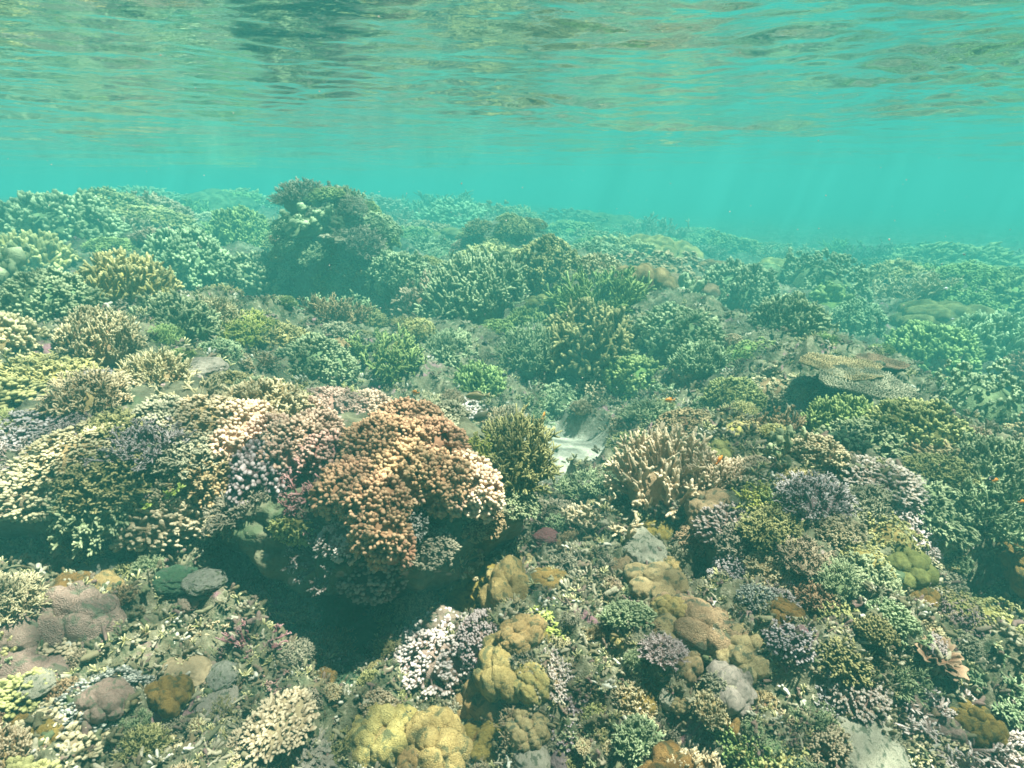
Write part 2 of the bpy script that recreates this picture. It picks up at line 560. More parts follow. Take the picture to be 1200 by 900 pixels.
def gen_bush(seed, n=240, flen=.30, rad=.040, flat=.62, upb=.5, kids=3, sides=5, blen=.5, lump=.18):
    r_ = np.random.default_rng(seed)
    v = fib(n, seed, -.05)
    lf = 1 + lump * noise(v * 2.1 + seed, seed) * 1.6
    base = v * np.array([.74, .74, .74 * flat]) * lf[:, None]
    nrm = norm(v / np.array([1, 1, flat]))
    D = norm(nrm + np.array([0, 0, upb]) + r_.normal(0, .22, (n, 3)))
    ln = flen * r_.uniform(.7, 1.25, n)
    K = 5
    P = bend(base, D, ln, K, seed, .5, .25)
    prof = np.array([1, .96, .9, .8, .55])
    m = MB()
    m.tubes(P, rad * r_.uniform(.8, 1.2, (n, 1)) * prof[None], sides)
    if kids:
        idx = np.repeat(np.arange(n), kids)
        u = r_.uniform(.25, .85, len(idx)) * (K - 1)
        k0 = np.floor(u).astype(int)
        p0 = P[idx, k0] + (P[idx, np.minimum(k0 + 1, K - 1)] - P[idx, k0]) * (u - k0)[:, None]
        dd = norm(P[idx, np.minimum(k0 + 1, K - 1)] - P[idx, k0] + 1e-6)
        rnd = norm(np.cross(dd, r_.normal(0, 1, (len(idx), 3))))
        D2 = norm(dd * .75 + rnd * .8)
        P2 = bend(p0, D2, blen * flen * r_.uniform(.5, 1.1, len(idx)), 4, seed + 1, .4, .3)
        tt = (u / (K - 1))[:, None] * .6 + np.linspace(0, .4, 4)[None] + .1
        m.tubes(P2, rad * .78 * r_.uniform(.8, 1.15, (len(idx), 1)) * np.array([1, .95, .85, .55])[None], sides, np.minimum(tt, 1) + 0 * P2[:, :, 0])
    return [("base", dome_base(seed, .66, flat, amp=.08)), ("branches", m.mesh("branches", M['olive']))]

def gen_staghorn(seed, stems=24, spread=1.0, rad=.036, k1=6, k2=3, sides=6, hgt=.8):
    r_ = np.random.default_rng(seed)
    a = r_.uniform(0, 2 * math.pi, stems)
    rr = np.sqrt(r_.uniform(0, 1, stems)) * .5
    P0 = np.stack([rr * np.cos(a), rr * np.sin(a), np.full(stems, -.05)], 1)
    D = norm(np.stack([np.cos(a) * rr * 2 * spread, np.sin(a) * rr * 2 * spread, np.full(stems, .75)], 1) + r_.normal(0, .25, (stems, 3)))
    P = bend(P0, D, hgt * r_.uniform(.75, 1.15, stems), 7, seed, .7, .4)
    m = MB()
    prof = np.array([1.25, 1.15, 1.05, 1, .9, .75, .5])
    m.tubes(P, rad * r_.uniform(.9, 1.2, (stems, 1)) * prof[None], sides, np.linspace(0, 1, 7)[None] + 0 * P[:, :, 0])
    def kids(P, n, ln, rd, seed, t0, t1):
        B, K, _ = P.shape
        idx = np.repeat(np.arange(B), n)
        u = r_.uniform(t0, t1, len(idx)) * (K - 1)
        k0 = np.minimum(np.floor(u).astype(int), K - 2)
        p0 = P[idx, k0] + (P[idx, k0 + 1] - P[idx, k0]) * (u - k0)[:, None]
        dd = norm(P[idx, k0 + 1] - P[idx, k0])
        rnd = norm(np.cross(dd, r_.normal(0, 1, (len(idx), 3))))
        D2 = norm(dd * .7 + rnd * .75 + np.array([0, 0, .25]))
        Q = bend(p0, D2, ln * r_.uniform(.55, 1.15, len(idx)) * (1.15 - .5 * u / (K - 1)), 5, seed, .5, .35)
        T = .45 * (u / (K - 1))[:, None] + np.linspace(.1, .6, 5)[None]
        m.tubes(Q, rd * r_.uniform(.85, 1.15, (len(idx), 1)) * np.array([1.05, 1, .93, .8, .52])[None], sides, np.minimum(T, 1))
        return Q
    Q = kids(P, k1, .34, rad * .82, seed + 5, .2, .95)
    if k2:
        kids(Q, k2, .15, rad * .66, seed + 9, .2, .9)
    return [("branches", m.mesh("branches", M['straw']))]

def knobs(m, C0, N, per, length, rad, seed, fan=.75, sides=6):
    """tufts of club-ended knobs at C0 along N"""
    r_ = np.random.default_rng(seed)
    n = len(C0)
    idx = np.repeat(np.arange(n), per)
    D = norm(N[idx] + r_.normal(0, fan * .62, (len(idx), 3)))
    ln = length * r_.uniform(.7, 1.2, len(idx))
    P = np.empty((len(idx), 6, 3))
    st = np.array([0, .45, .70, .86, .97, 1.04])
    for k in range(6):
        P[:, k] = C0[idx] + D * (ln * st[k])[:, None]
    prof = np.array([.55, .72, 1.0, 1.05, .80, .40])
    T = np.broadcast_to(np.array([0, .4, .7, .85, .95, 1.0])[None], (len(idx), 6)) * r_.uniform(.82, 1.08, (len(idx), 1))
    m.tubes(P, rad * r_.uniform(.75, 1.3, (len(idx), 1)) * prof[None], sides, T)

def gen_cauli(seed, n=110, per=8, flat=.7, length=.22, rad=.040, lump=.2, sides=6, zmin=-.2):
    v = fib(n, seed, zmin)
    lf = 1 + lump * noise(v * 2.3 + seed, seed) * 1.6
    base = v * np.array([.80, .80, .80 * flat]) * lf[:, None]
    m = MB()
    knobs(m, base, norm(v / np.array([1, 1, flat])), per, length, rad, seed, sides=sides)
    return [("base", dome_base(seed, .62, flat, amp=.06)), ("branches", m.mesh("branches", M['tan']))]

def lobe_arrays(seed, sub=4, amp=.10, freq=1.6, knob=.0):
    v, f = ico(sub)
    d = 1 + amp * noise(v * freq + seed * 5.1, seed) * 1.5 + .05 * noise(v * 3.7 + seed, seed + 1)
    if knob:
        d = d + knob * np.abs(noise(v * 3.1 + seed * 2.3, seed + 7)) * -1.6 + knob * .8
    return v * d[:, None], f

def gen_lobes(seed, n=14, size=.36, flat=.6, sub=4, merged=True, knob=.10, zmin=.0, tall=1.1):
    r_ = np.random.default_rng(seed)
    v = fib(n, seed, zmin)
    parts, m = [], MB()
    for i in range(n):
        s = size * r_.uniform(.75, 1.25)
        lv, f = lobe_arrays(seed * 31 + i, sub, knob=knob)
        c = v[i] * np.array([.72, .72, .72 * flat])
        p = lv * np.array([s, s, s * tall]) + c
        if merged:
            m.add(p, None, f, np.zeros(len(p)))
        else:
            parts.append(("lobe", MB().add(p, None, f, np.zeros(len(p))).mesh("lobe", M['mustard'])))
    if merged:
        parts = [("lobes", m.mesh("lobes", M['mustard']))]
    return parts + [("base", dome_base(seed, .72, flat))]

def gen_boulder(seed, sub=6, flat=.75, amp=.13, freq=1.3, fine=.055):
    v, f = ico(sub)
    d = 1 + amp * fbm(v * freq + seed * 2.9, 3, seed) * 1.5 + fine * billow(v * 4.5 + seed, 4, seed)
    p = v * d[:, None] * np.array([1, 1, flat])
    return [(None, MB().add(p, None, f, np.zeros(len(p))).mesh("boulder", M['stone']))]

def gen_lumpy(seed, sub=6, flat=.72):
    v, f = ico(sub)
    a = billow(v * 1.7 + seed * 1.9, 2, seed)
    b = billow(v * 5.2 + seed, 2, seed + 3)
    c = billow(v * 13 + seed, 2, seed + 6)
    d = .88 + .16 * a + .085 * b + .035 * c
    p = v * d[:, None] * np.array([1, 1, flat])
    t = np.clip(.5 + .4 * b + .3 * c, 0, 1)
    return [(None, MB().add(p, None, f, t).mesh("lumpy_coral", M['yellowish']))]

def gen_columns(seed, n=13, hgt=1.0, rad=.15):
    r_ = np.random.default_rng(seed)
    a = r_.uniform(0, 6.283, n)
    rr = np.sqrt(r_.uniform(0, 1, n)) * .8
    P0 = np.stack([rr * np.cos(a), rr * np.sin(a), np.full(n, -.1)], 1)
    D = norm(np.stack([.35 * np.cos(a) * rr, .35 * np.sin(a) * rr, np.ones(n)], 1))
    K = 14
    P = bend(P0, D, hgt * r_.uniform(.5, 1.1, n), K, seed, .5, .2)
    m = MB()
    rd = rad * r_.uniform(.7, 1.2, (n, 1)) * (1 + .28 * np.sin(np.arange(K)[None] * 1.9 + r_.uniform(0, 6, (n, 1)))) * np.array([1] * 11 + [.95, .8, .5])[None]
    m.tubes(P, rd, 9)
    N2 = norm(r_.normal(0, 1, (n * 14, 3)) * np.array([1, 1, .4]))
    idx = np.repeat(np.arange(n), 14)
    kk = r_.integers(3, K, n * 14)
    knobs(m, P[idx, kk] + N2 * rd[idx, kk][:, None] * .6, N2, 1, rad * .7, rad * .40, seed, .3, 7)
    return [("columns", m.mesh("columns", M['sage'])), ("base", dome_base(seed, .8, .35))]

def gen_plate(seed, rings=14, tilt=.0):
    r_ = np.random.default_rng(seed)
    nr, na = 40, 160
    rr = np.linspace(0.02, 1, nr)
    a = np.linspace(0, 2 * math.pi, na, endpoint=False)
    edge = 1 + .06 * np.sin(3 * a + seed) + .03 * np.sin(7 * a + 2 * seed) + .03 * np.sin(13 * a)
    RR = rr[:, None] * edge[None]
    X, Y = RR * np.cos(a)[None], RR * np.sin(a)[None]
    Zt = .55 + .10 * RR ** 2 + .045 * np.sin(4 * a + seed)[None] * RR ** 2
    th = .07 * (1 - .55 * rr[:, None] ** 3) + 0 * a[None]
    q = []
    i, j = np.meshgrid(np.arange(nr - 1), np.arange(na), indexing='ij')
    i, j = i.ravel(), j.ravel()
    jn = (j + 1) % na
    q = np.stack([i * na + j, (i + 1) * na + j, (i + 1) * na + jn, i * na + jn], 1)
    top = np.stack([X, Y, Zt], -1).reshape(-1, 3)
    bot = np.stack([X, Y, Zt - th - .25 * (1 - rr[:, None]) ** 2], -1).reshape(-1, 3)
    nv = nr * na
    j = np.arange(na)
    rim = np.stack([(nr - 1) * na + j, nv + (nr - 1) * na + j, nv + (nr - 1) * na + (j + 1) % na, (nr - 1) * na + (j + 1) % na], 1)
    m = MB()
    m.add(np.concatenate([top, bot]), np.concatenate([q, q[:, ::-1] + nv, rim]), None, np.concatenate([np.repeat(rr, na), np.zeros(nv)]) * .4)
    # rows of short upright branchlets following the rings
    pts = []
    for k in range(2, rings + 1):
        r0 = k / rings * .985
        n = int(6.283 * r0 / .052)
        aa = np.linspace(0, 6.283, n, endpoint=False) + r_.uniform(0, 1)
        e = 1 + .06 * np.sin(3 * aa + seed) + .03 * np.sin(7 * aa + 2 * seed) + .03 * np.sin(13 * aa)
        q0 = r0 * e
        pts.append(np.stack([q0 * np.cos(aa), q0 * np.sin(aa), .55 + .10 * q0 ** 2 + .045 * np.sin(4 * aa + seed) * q0 ** 2 - .01], 1))
    pts = np.concatenate(pts)
    D = norm(np.stack([pts[:, 0] * .5, pts[:, 1] * .5, np.ones(len(pts))], 1) + r_.normal(0, .12, (len(pts), 3)))
    P = bend(pts, D, .085 * r_.uniform(.7, 1.2, len(pts)), 3, seed, .2)
    m.tubes(P, np.broadcast_to(np.array([.024, .021, .013])[None], (len(pts), 3)), 5, np.broadcast_to(np.array([.3, .7, 1.0])[None], (len(pts), 3)))
    s = MB()
    s.tubes(np.array([[[0, 0, -.3], [0.02, 0, 0], [0, .02, .25], [0, 0, .52]]]), np.array([[.34, .24, .2, .34]]), 12)
    return [("plate", m.mesh("plate", M['cream'])), ("stalk", s.mesh("stalk", M['rock']))]

def gen_foliose(seed, n=9):
    r_ = np.random.default_rng(seed)
    m = MB()
    for i in range(n):
        a0 = i * 2.399 + r_.uniform(-.3, .3)
        wdt = r_.uniform(.8, 1.5)
        nu, nv_ = 26, 12
        u = np.linspace(-1, 1, nu)
        v = np.linspace(0, 1, nv_)
        U, V = np.meshgrid(u, v)
        ang = a0 + U * wdt * .5
        rad = .10 + (.30 + .35 * (i / n)) * V * (1.1 - .35 * U ** 2) + .06 * V ** 2 * np.sin(U * 9 + i)
        z = (.62 - .25 * i / n) * V ** 1.1 * (1 - .35 * U ** 2) + .05 * V * np.sin(U * 7 + i * 2)
        P = np.stack([rad * np.cos(ang) * 1.3, rad * np.sin(ang) * 1.3, z], -1)
        nrm = np.stack([np.cos(ang), np.sin(ang), -.6 + 0 * z], -1)
        f = (P + nrm * .018).reshape(-1, 3)
        b = (P - nrm * .018).reshape(-1, 3)
        ii, jj = np.meshgrid(np.arange(nv_ - 1), np.arange(nu - 1), indexing='ij')
        ii, jj = ii.ravel(), jj.ravel()
        q = np.stack([ii * nu + jj, ii * nu + jj + 1, (ii + 1) * nu + jj + 1, (ii + 1) * nu + jj], 1)
        N = nu * nv_
        e = [(nv_ - 1) * nu + k for k in range(nu)]
        rim = np.array([[e[k], e[k + 1], N + e[k + 1], N + e[k]] for k in range(nu - 1)])
        m.add(np.concatenate([f, b]), np.concatenate([q, q[:, ::-1] + N, rim]), None, np.concatenate([V.ravel()] * 2))
    return [("leaves", m.mesh("leaves", M['sage'])), ("base", dome_base(seed, .5, .4))]

def gen_fronds(seed, n=70, hgt=.9):
    r_ = np.random.default_rng(seed)
    a = r_.uniform(0, 6.283, n)
    rr = np.sqrt(r_.uniform(0, 1, n)) * .75
    P0 = np.stack([rr * np.cos(a), rr * np.sin(a), np.full(n, -.08)], 1)
    D = norm(np.stack([.5 * np.cos(a) * rr, .5 * np.sin(a) * rr, np.ones(n)], 1) + r_.normal(0, .22, (n, 3)))
    P = bend(P0, D, hgt * r_.uniform(.5, 1.1, n), 7, seed, .7, .2)
    m = MB()
    m.tubes(P, .036 * np.array([.6, .8, 1, 1.1, 1.05, .8, .4])[None] * r_.uniform(.7, 1.3, (n, 1)), 5)
    idx = np.repeat(np.arange(n), 5)
    kk = r_.integers(2, 7, len(idx))
    N2 = norm(r_.normal(0, 1, (len(idx), 3)) + np.array([0, 0, .6]))
    knobs(m, P[idx, kk], N2, 1, .14, .034, seed, .3, 5)
    return [("fronds", m.mesh("fronds", M['lime']))]

PROTO = {}
def proto(kind, var=0):
    k = (kind, var)
    if k in PROTO:
        return PROTO[k]
    s = 17 * var + sum(ord(c) for c in kind)
    G = {
        'bush': lambda: gen_bush(s, 230, .30, .040),
        'finebush': lambda: gen_bush(s, 420, .24, .027, kids=3, upb=.7),
        'needle': lambda: gen_bush(s, 230, .52, .027, flat=.8, upb=.55, kids=5, blen=.36),
        'fingerfan': lambda: gen_bush(s, 150, .56, .042, flat=.75, upb=.45, kids=4, blen=.34, sides=6),
        'stubby': lambda: gen_bush(s, 300, .20, .050, kids=1, upb=.3, flat=.55),
        'staghorn': lambda: gen_staghorn(s),
        'openstag': lambda: gen_staghorn(s, 16, 1.5, .042, 5, 2, hgt=.85),
        'thicket': lambda: gen_staghorn(s, 46, 1.0, .026, 7, 2, sides=5, hgt=.75),
        'cauli': lambda: gen_cauli(s),
        'finecauli': lambda: gen_cauli(s, 230, 7, .7, .15, .027, sides=5),
        'bigcauli': lambda: gen_cauli(s, 60, 9, .75, .32, .062),
        'lobes': lambda: gen_lobes(s),
        'biglobes': lambda: gen_lobes(s, 8, .48, .6),
        'smalllobes': lambda: gen_lobes(s, 26, .26, .6),
        'boulder': lambda: gen_boulder(s),
        'lumpy': lambda: gen_cauli(s, 360, 6, .78, .085, .024, lump=.42, sides=5, zmin=-.35),
        'columns': lambda: gen_columns(s),
        'plate': lambda: gen_plate(s),
        'foliose': lambda: gen_foliose(s),
        'fronds': lambda: gen_fronds(s),
    }
    PROTO[k] = G[kind]()
    return PROTO[k]

KIND_NAME = {'fingerfan': 'staghorn_coral', 'bush': 'bushy_coral', 'finebush': 'bushy_coral', 'needle': 'bushy_coral', 'stubby': 'finger_coral', 'staghorn': 'staghorn_coral',
             'openstag': 'staghorn_coral', 'thicket': 'staghorn_coral', 'cauli': 'cauliflower_coral', 'finecauli': 'cauliflower_coral',
             'bigcauli': 'cauliflower_coral', 'lobes': 'lobed_coral', 'biglobes': 'lobed_coral', 'smalllobes': 'lobed_coral', 'boulder': 'boulder',
             'lumpy': 'lumpy_coral', 'columns': 'column_coral', 'plate': 'plate_coral', 'foliose': 'leafy_coral', 'fronds': 'algae_tuft'}

def colony(kind, var, mat, loc, scale, rot, label, group=None, name=None, cat='coral', bmat=None):
    pr = proto(kind, var)
    name = name or KIND_NAME[kind]
    if len(pr) == 1 and pr[0][0] is None:
        root = obj(name, pr[0][1])
        setmat(root, M[mat])
    else:
        root = obj(name, None)
        root.empty_display_size = .1
        for pn, me in pr:
            o = obj(pn, me, root)
            if pn != 'stalk':
                setmat(o, M[mat])
            elif bmat:
                setmat(o, M[bmat])
    root.location = loc
    u_ = 1 + .13 * math.sin(loc[0] * 37 + loc[1] * 53)
    root.scale = (scale[0] * u_, scale[1] / u_, scale[2]) if kind != 'plate' else scale
    root.rotation_mode = 'QUATERNION'
    root.rotation_quaternion = rot
    return tag(root, label, cat, group)

# ------------------------------------------------------------------ rock outcrops
OUT = []                                        # vertex and face lists for placing corals on them
def outcrop(label, c, rx, ry, rz, zbot, stem, seed, amp=.10, sub=6, lean=(0, 0), name="reef_rock"):
    v, f = ico(sub)
    z = v[:, 2]
    k = 1 - (1 - stem) * sstep(-.05, -.55, z)
    d = 1 + amp * billow(v * 2.0 + seed, 2, seed) + amp * .5 * billow(v * 5.5 + seed, 2, seed + 2)
    p = np.empty_like(v)
    h = np.hypot(v[:, 0], v[:, 1])
    hh = np.where(z < -.05, np.maximum(h, .75 * (z > -.97)) , h)
    p[:, 0] = v[:, 0] / np.maximum(h, 1e-6) * hh * k * d * rx
    p[:, 1] = v[:, 1] / np.maximum(h, 1e-6) * hh * k * d * ry
    low = np.clip(-z, 0, 1)
    p[:, 2] = np.where(z >= 0, z * d * rz, -low * (c[2] - zbot))
    p[:, 0] += lean[0] * low
    p[:, 1] += lean[1] * low
    p += .02 * np.stack([noise(v * 7 + 3, seed), noise(v * 7 + 9, seed), 1.2 * noise(v * 7, seed)], 1)
    p += .008 * np.stack([noise(v * 19 + 3, seed), noise(v * 19 + 9, seed), noise(v * 19, seed)], 1)
    o = obj(name, MB().add(p, None, f, np.zeros(len(p))).mesh("reef_rock", M['rock']), loc=c)
    tag(o, label, 'rock')
    OUT.append((p + np.array(c), f))
    return o

outcrop("rock pedestal with dark undercut holding up the orange brown knobbly coral", (-.42, 1.68, -.86), .40, .36, .17, -1.55, .58, 3, lean=(.05, .12))
outcrop("broad rock ledge with a dark overhang along the left edge", (-1.30, 1.90, -.79), .55, .44, .15, -1.6, .62, 8, lean=(0, .2))
outcrop("tall reef tower with dark shaded side rising nearly to the surface", (-1.60, 5.7, -.46), .38, .40, .38, -1.8, .80, 14, amp=.16, lean=(-.05, .15))
outcrop("round topped reef block behind the tower, right of it", (-.05, 7.5, -.74), .50, .45, .34, -1.6, .85, 21, amp=.14)
outcrop("rock shoulder under the purple tipped corals above the dark gully", (.86, 1.62, -.98), .26, .30, .12, -1.6, .7, 27, lean=(0, .05))
outcrop("rock under the olive lumpy corals on the right", (1.32, 1.98, -.98), .36, .32, .12, -1.7, .65, 33, lean=(.02, .1))
outcrop("flat topped reef block among the left background corals", (-3.15, 6.2, -.72), .62, .45, .16, -1.5, .8, 44, amp=.13)
outcrop("low hazy reef block at the far left", (-5.0, 7.6, -.45), .9, .6, .2, -1.3, .85, 52, amp=.13)
outcrop("dark hazy reef block at the far right", (5.2, 7.2, -1.25), .9, .6, .28, -2.2, .8, 58, amp=.13)

outcrop("low rock ledge stepping down to the right of the reef tower", (-1.08, 5.55, -.74), .36, .34, .16, -1.8, .6, 63, amp=.14)

_v, _f, _n = [], [], 0
for p, f in OUT:
    _v.append(p); _f.append(f + _n); _n += len(p)
BV = BVHTree.FromPolygons(np.concatenate(_v).tolist(), np.concatenate(_f).tolist())
TS = np.concatenate([np.linspace(.4, 3, 500), np.linspace(3, 30, 900)[1:]])

def hit(px, py):
    """first rock or seabed seen through that point: depth, point, normal, on-rock"""
    d = ray(px, py)
    P = d[None] * TS[:, None]
    below = P[:, 2] < ground(P[:, 0], P[:, 1])
    tg = TS[np.argmax(below)] if below.any() else 30.0
    dn = Vector(d).normalized()
    loc, nrm, i, dist = BV.ray_cast(Vector((0, 0, 0)), dn)
    if loc is not None and dist / np.linalg.norm(d) < tg:
        return dist / np.linalg.norm(d), np.array(loc), np.array(nrm), True
    p = d * tg
    e = .06
    gz = ground(np.array([p[0] - e, p[0] + e, p[0], p[0]]), np.array([p[1], p[1], p[1] - e, p[1] + e]), False)
    n = norm(np.array([gz[0] - gz[1], gz[2] - gz[3], 2 * e]))
    return tg, p, n, False

def upquat(n, tilt, spin):
    up = Vector(norm(np.array([0, 0, 1.0]) * (1 - tilt) + np.array(n) * tilt))
    return up.to_track_quat('Z', 'Y') @ Matrix.Rotation(spin, 3, 'Z').to_quaternion()

HERO = []                                       # px, py, radius in px: kept clear by the scatter
hr = random.Random(5)
PLATE_T = []
def hero(px, py, wpx, kind, mat, label, hs=1.0, var=0, tilt=.5, sink=.18, cat='coral', group=None, name=None, bmat=None, clear=.42):
    t, p, n, rock = hit(px, py)
    r = wpx / 2 * t / FPX * 1.08
    if kind == 'boulder': sink = -.22
    if kind == 'needle': r *= .80
    up = norm(np.array([0, 0, 1.0]) * (1 - tilt) + n * tilt)
    o = colony(kind, var, mat, p - up * r * sink, (r, r, r * hs), upquat(n, tilt, hr.uniform(0, 6.28)), label, group, name, cat, bmat)
    HERO.append((px, py - wpx * .1, wpx * clear))
    return o

# ------------------------------------------------------------------ the orange brown knobbly coral, lobe by lobe
def knobbly(label, spec, mat, tuft=.019, per=8, length=.025, rad=.0047, seed=1, name="knobbly_coral"):
    """spec: px, py, half width px, half height px, depth offset"""
    root = obj(name, None)
    t0, p0, _, _ = hit(spec[0][0], spec[0][1])
    root.location = p0
    L_ = []
    for (px, py, a, b, dz) in spec:
        t, p, n, rock = hit(px, py)
        t = min(t, t0 + .25)
        c = at(px, py, t + dz)
        L_.append((c, np.array([a, (a + b) / 2, b]) * t / FPX))
    for i, (c, r) in enumerate(L_):
        ar = 4 * math.pi * (r[0] * r[1] + r[0] * r[2] + r[1] * r[2]) / 3
        n = max(20, int(ar * .75 / tuft ** 2))
        v = fib(n, seed * 13 + i, -.6)
        lf = 1 + .14 * noise(v * 2.4 + seed + i, seed) * 1.6
        q = v * r * lf[:, None] * .9
        keep = np.ones(n, bool)
        for j, (c2, r2) in enumerate(L_):
            if j != i:
                keep &= (((q + c - c2) / (r2 * .78)) ** 2).sum(1) > 1
        m = MB()
        knobs(m, q[keep], norm(v[keep] / r), per, length, rad, seed * 13 + i, .8, 6)
        iv, jf = ico(4)
        m.add(iv * r * .9, None, jf, np.full(len(iv), .2))
        o = obj("lobe", m.mesh("lobe", M[mat]), root, Vector(c - p0))
    for (px, py, a, b, dz) in spec:
        HERO.append((px, py, max(a, b) * .9))
    return tag(root, label, 'coral')

knobbly("large orange brown knobbly coral crowning the central rock, biggest warm coloured mass",
        [(452, 535, 50, 42, -.02), (418, 572, 36, 28, -.04), (500, 530, 42, 36, 0), (515, 570, 36, 34, -.03), (478, 500, 42, 26, .05),
         (440, 588, 34, 22, -.06), (470, 560, 44, 36, -.04), (400, 582, 26, 22, -.05)], 'orange', seed=2)
knobbly("orange brown knobbly tongue hanging below the large orange coral",
        [(446, 626, 26, 26, -.07), (458, 644, 20, 18, -.07)], 'orange', seed=3)
knobbly("tan knobbly coral at the back top of the orange mass",
        [(385, 480, 44, 22, .03), (425, 482, 40, 22, .06), (350, 488, 28, 18, .03)], 'tan', seed=4, tuft=.021, rad=.005)
knobbly("pale tan knobbly coral at the left corner of the central rock",
        [(287, 500, 34, 25, -.03), (318, 512, 26, 20, -.04), (270, 526, 20, 18, -.03)], 'tan', seed=5, tuft=.021, rad=.005)
knobbly("small orange knobbly coral low on the left side of the central rock",
        [(255, 578, 16, 18, 0)], 'orange', seed=6)
knobbly("orange knobbly head with pale crown at the right end of the orange mass",
        [(562, 580, 20, 27, -.03), (548, 560, 22, 24, -.0)], 'tan', seed=7, tuft=.020, rad=.005)

# ------------------------------------------------------------------ corals round it, read off the photograph one by one
H = hero
H(303, 556, 84, 'bigcauli', 'plum', "dark purple coral with white tips on the left lip of the central rock", .8, tilt=.8)
knobbly("pinkish brown knobbly coral between the pale tan corner and the orange mass",
        [(348, 518, 34, 22, -.02), (372, 508, 30, 20, .0), (335, 538, 24, 18, -.03), (385, 535, 26, 22, -.02)], 'pinkbrown', seed=9, tuft=.020, rad=.0048)
H(366, 560, 84, 'openstag', 'redpink', "pink spiky branching coral left of the orange mass", .9, tilt=.9)
H(352, 590, 64, 'staghorn', 'redpink', "dusky red branching coral hanging over the dark cave", .9, 1, tilt=1)
H(478, 612, 54, 'cauli', 'slate', "dark blue grey button coral with white dots tucked under the orange mass", .9, tilt=.9)
H(436, 682, 66, 'bigcauli', 'plum', "white tipped brown coral hanging beneath the orange tongue", .8, 1, tilt=1)
H(372, 664, 74, 'openstag', 'plum', "white tipped dark coral in the cave shade below the orange mass", .8, 1, tilt=.8)
H(345, 625, 60, 'bush', 'olive', "dim olive coral low in the mouth of the dark cave", .8, 1, tilt=.9)
H(520, 492, 60, 'cauli', 'grey', "grey white coral behind the orange mass, beside the lilac coral", .8, 1)
H(545, 486, 62, 'cauli', 'pink', "pale lilac knobbly coral at the back right of the orange mass", .9, 2)
H(500, 478, 60, 'bush', 'cream', "pale cream coral peeking over the top of the orange mass", .7)
H(562, 530, 54, 'fronds', 'lime', "bright yellow green upright coral right of the orange mass", 1.1)
H(602, 545, 118, 'needle', 'olive', "tall grey olive bush of long needles left of the sand patch", 1.25, tilt=.2)
H(590, 500, 60, 'needle', 'straw', "straw tipped needle bush at the crest behind the olive bush", 1.0, 1)
H(650, 600, 64, 'finebush', 'grey', "small grey spiky cushion below the sand patch", .8)
H(640, 632, 26, 'boulder', 'redpink', "small pink encrusted stone below the grey spiky cushion", .7, cat='stone', name='stone')
H(655, 566, 30, 'boulder', 'white', "pale flat stone lying on the sand patch", .4, 1, cat='stone', name='stone')
H(778, 578, 104, 'fingerfan', 'beige', "thick beige staghorn coral with pale tips in the right centre", 1.25, tilt=.1, sink=.0, clear=.52)
H(838, 566, 60, 'fingerfan', 'beige', "pale tipped staghorn coral at the right end of the beige thicket", 1.1, 0, tilt=.1)
H(716, 614, 100, 'openstag', 'beige', "straw coloured low staghorn coral left of the beige thicket", .7, 1, tilt=.4)
H(690, 570, 84, 'thicket', 'sage', "grey green fine thicket bordering the sand patch on the right", .7)
H(822, 596, 56, 'biglobes', 'khaki', "smooth tan lobes at the foot of the beige staghorn", .8)
H(772, 622, 30, 'biglobes', 'ochre', "small yellow brown lobe above the white head", .9, 1)
H(858, 614, 84, 'stubby', 'rosy', "rosy beige knobbed coral right of the tan lobes", .8)
H(752, 655, 62, 'boulder', 'white', "chalky white rounded coral head right of centre", .8, 2, name='boulder_coral')
H(726, 668, 34, 'biglobes', 'khaki', "tan lobe tucked against the left of the white head", .9, 2)
H(768, 680, 56, 'biglobes', 'khaki', "brownish lobes directly below the white head", .8, 1)
H(780, 716, 60, 'lobes', 'khaki', "topmost cluster of the column of tan lobes", 1.0, 1)
H(822, 738, 92, 'lobes', 'khaki', "largest cluster of tan lobes in the lower right centre", .9, 0)
H(775, 745, 50, 'biglobes', 'khaki', "tan lobes on the left flank of the large tan cluster", 1.0, 3)
H(868, 764, 66, 'lobes', 'khaki', "rounded tan lobes on the right flank of the large tan cluster", 1.0, 2)
H(856, 800, 62, 'lobes', 'palegrey', "grey white lobes under the right tan lobes", .8, 3)
H(806, 775, 40, 'biglobes', 'khaki', "single brown knob hanging below the large tan cluster", 1.2, 4)
H(856, 842, 36, 'biglobes', 'ochre', "lone ochre knob standing on the slope below the tan lobes", 1.2, 1)
H(783, 818, 22, 'boulder', 'white', "tiny white coral ball in the dark gully below the tan lobes", .9, 3, name='boulder_coral')
H(552, 690, 62, 'biglobes', 'ochre', "smooth golden brown sponge like lobe below the orange mass", 1.0, 2)
H(592, 690, 60, 'biglobes', 'mustard', "smooth mustard lobe with a dark pit right of the golden lobe", 1.2, 3)
H(520, 758, 120, 'finecauli', 'pink', "pink and white tipped coral cushion in the lower centre", .75, 2, tilt=.3)
H(478, 775, 70, 'cauli', 'pink', "pink tipped coral at the left skirt of the pink cushion", .8, 3)
H(560, 745, 60, 'cauli', 'pink', "white tipped coral on the right shoulder of the pink cushion", .8, 3)
H(610, 742, 56, 'smalllobes', 'mustard', "mustard lobes at the top of the yellow ridge", 1.0, 1)
H(592, 780, 70, 'lobes', 'mustard', "bright mustard lobes in the middle of the yellow ridge", 1.0, 4)
H(566, 825, 62, 'biglobes', 'mustard', "mustard dome with a dark hole at the foot of the yellow ridge", 1.0, 4)
H(620, 800, 50, 'smalllobes', 'mustard', "small mustard knobs along the right side of the yellow ridge", 1.0, 2)
H(572, 868, 66, 'smalllobes', 'ochre', "darker ochre lobes right of the yellow foreground coral", 1.0, 3)
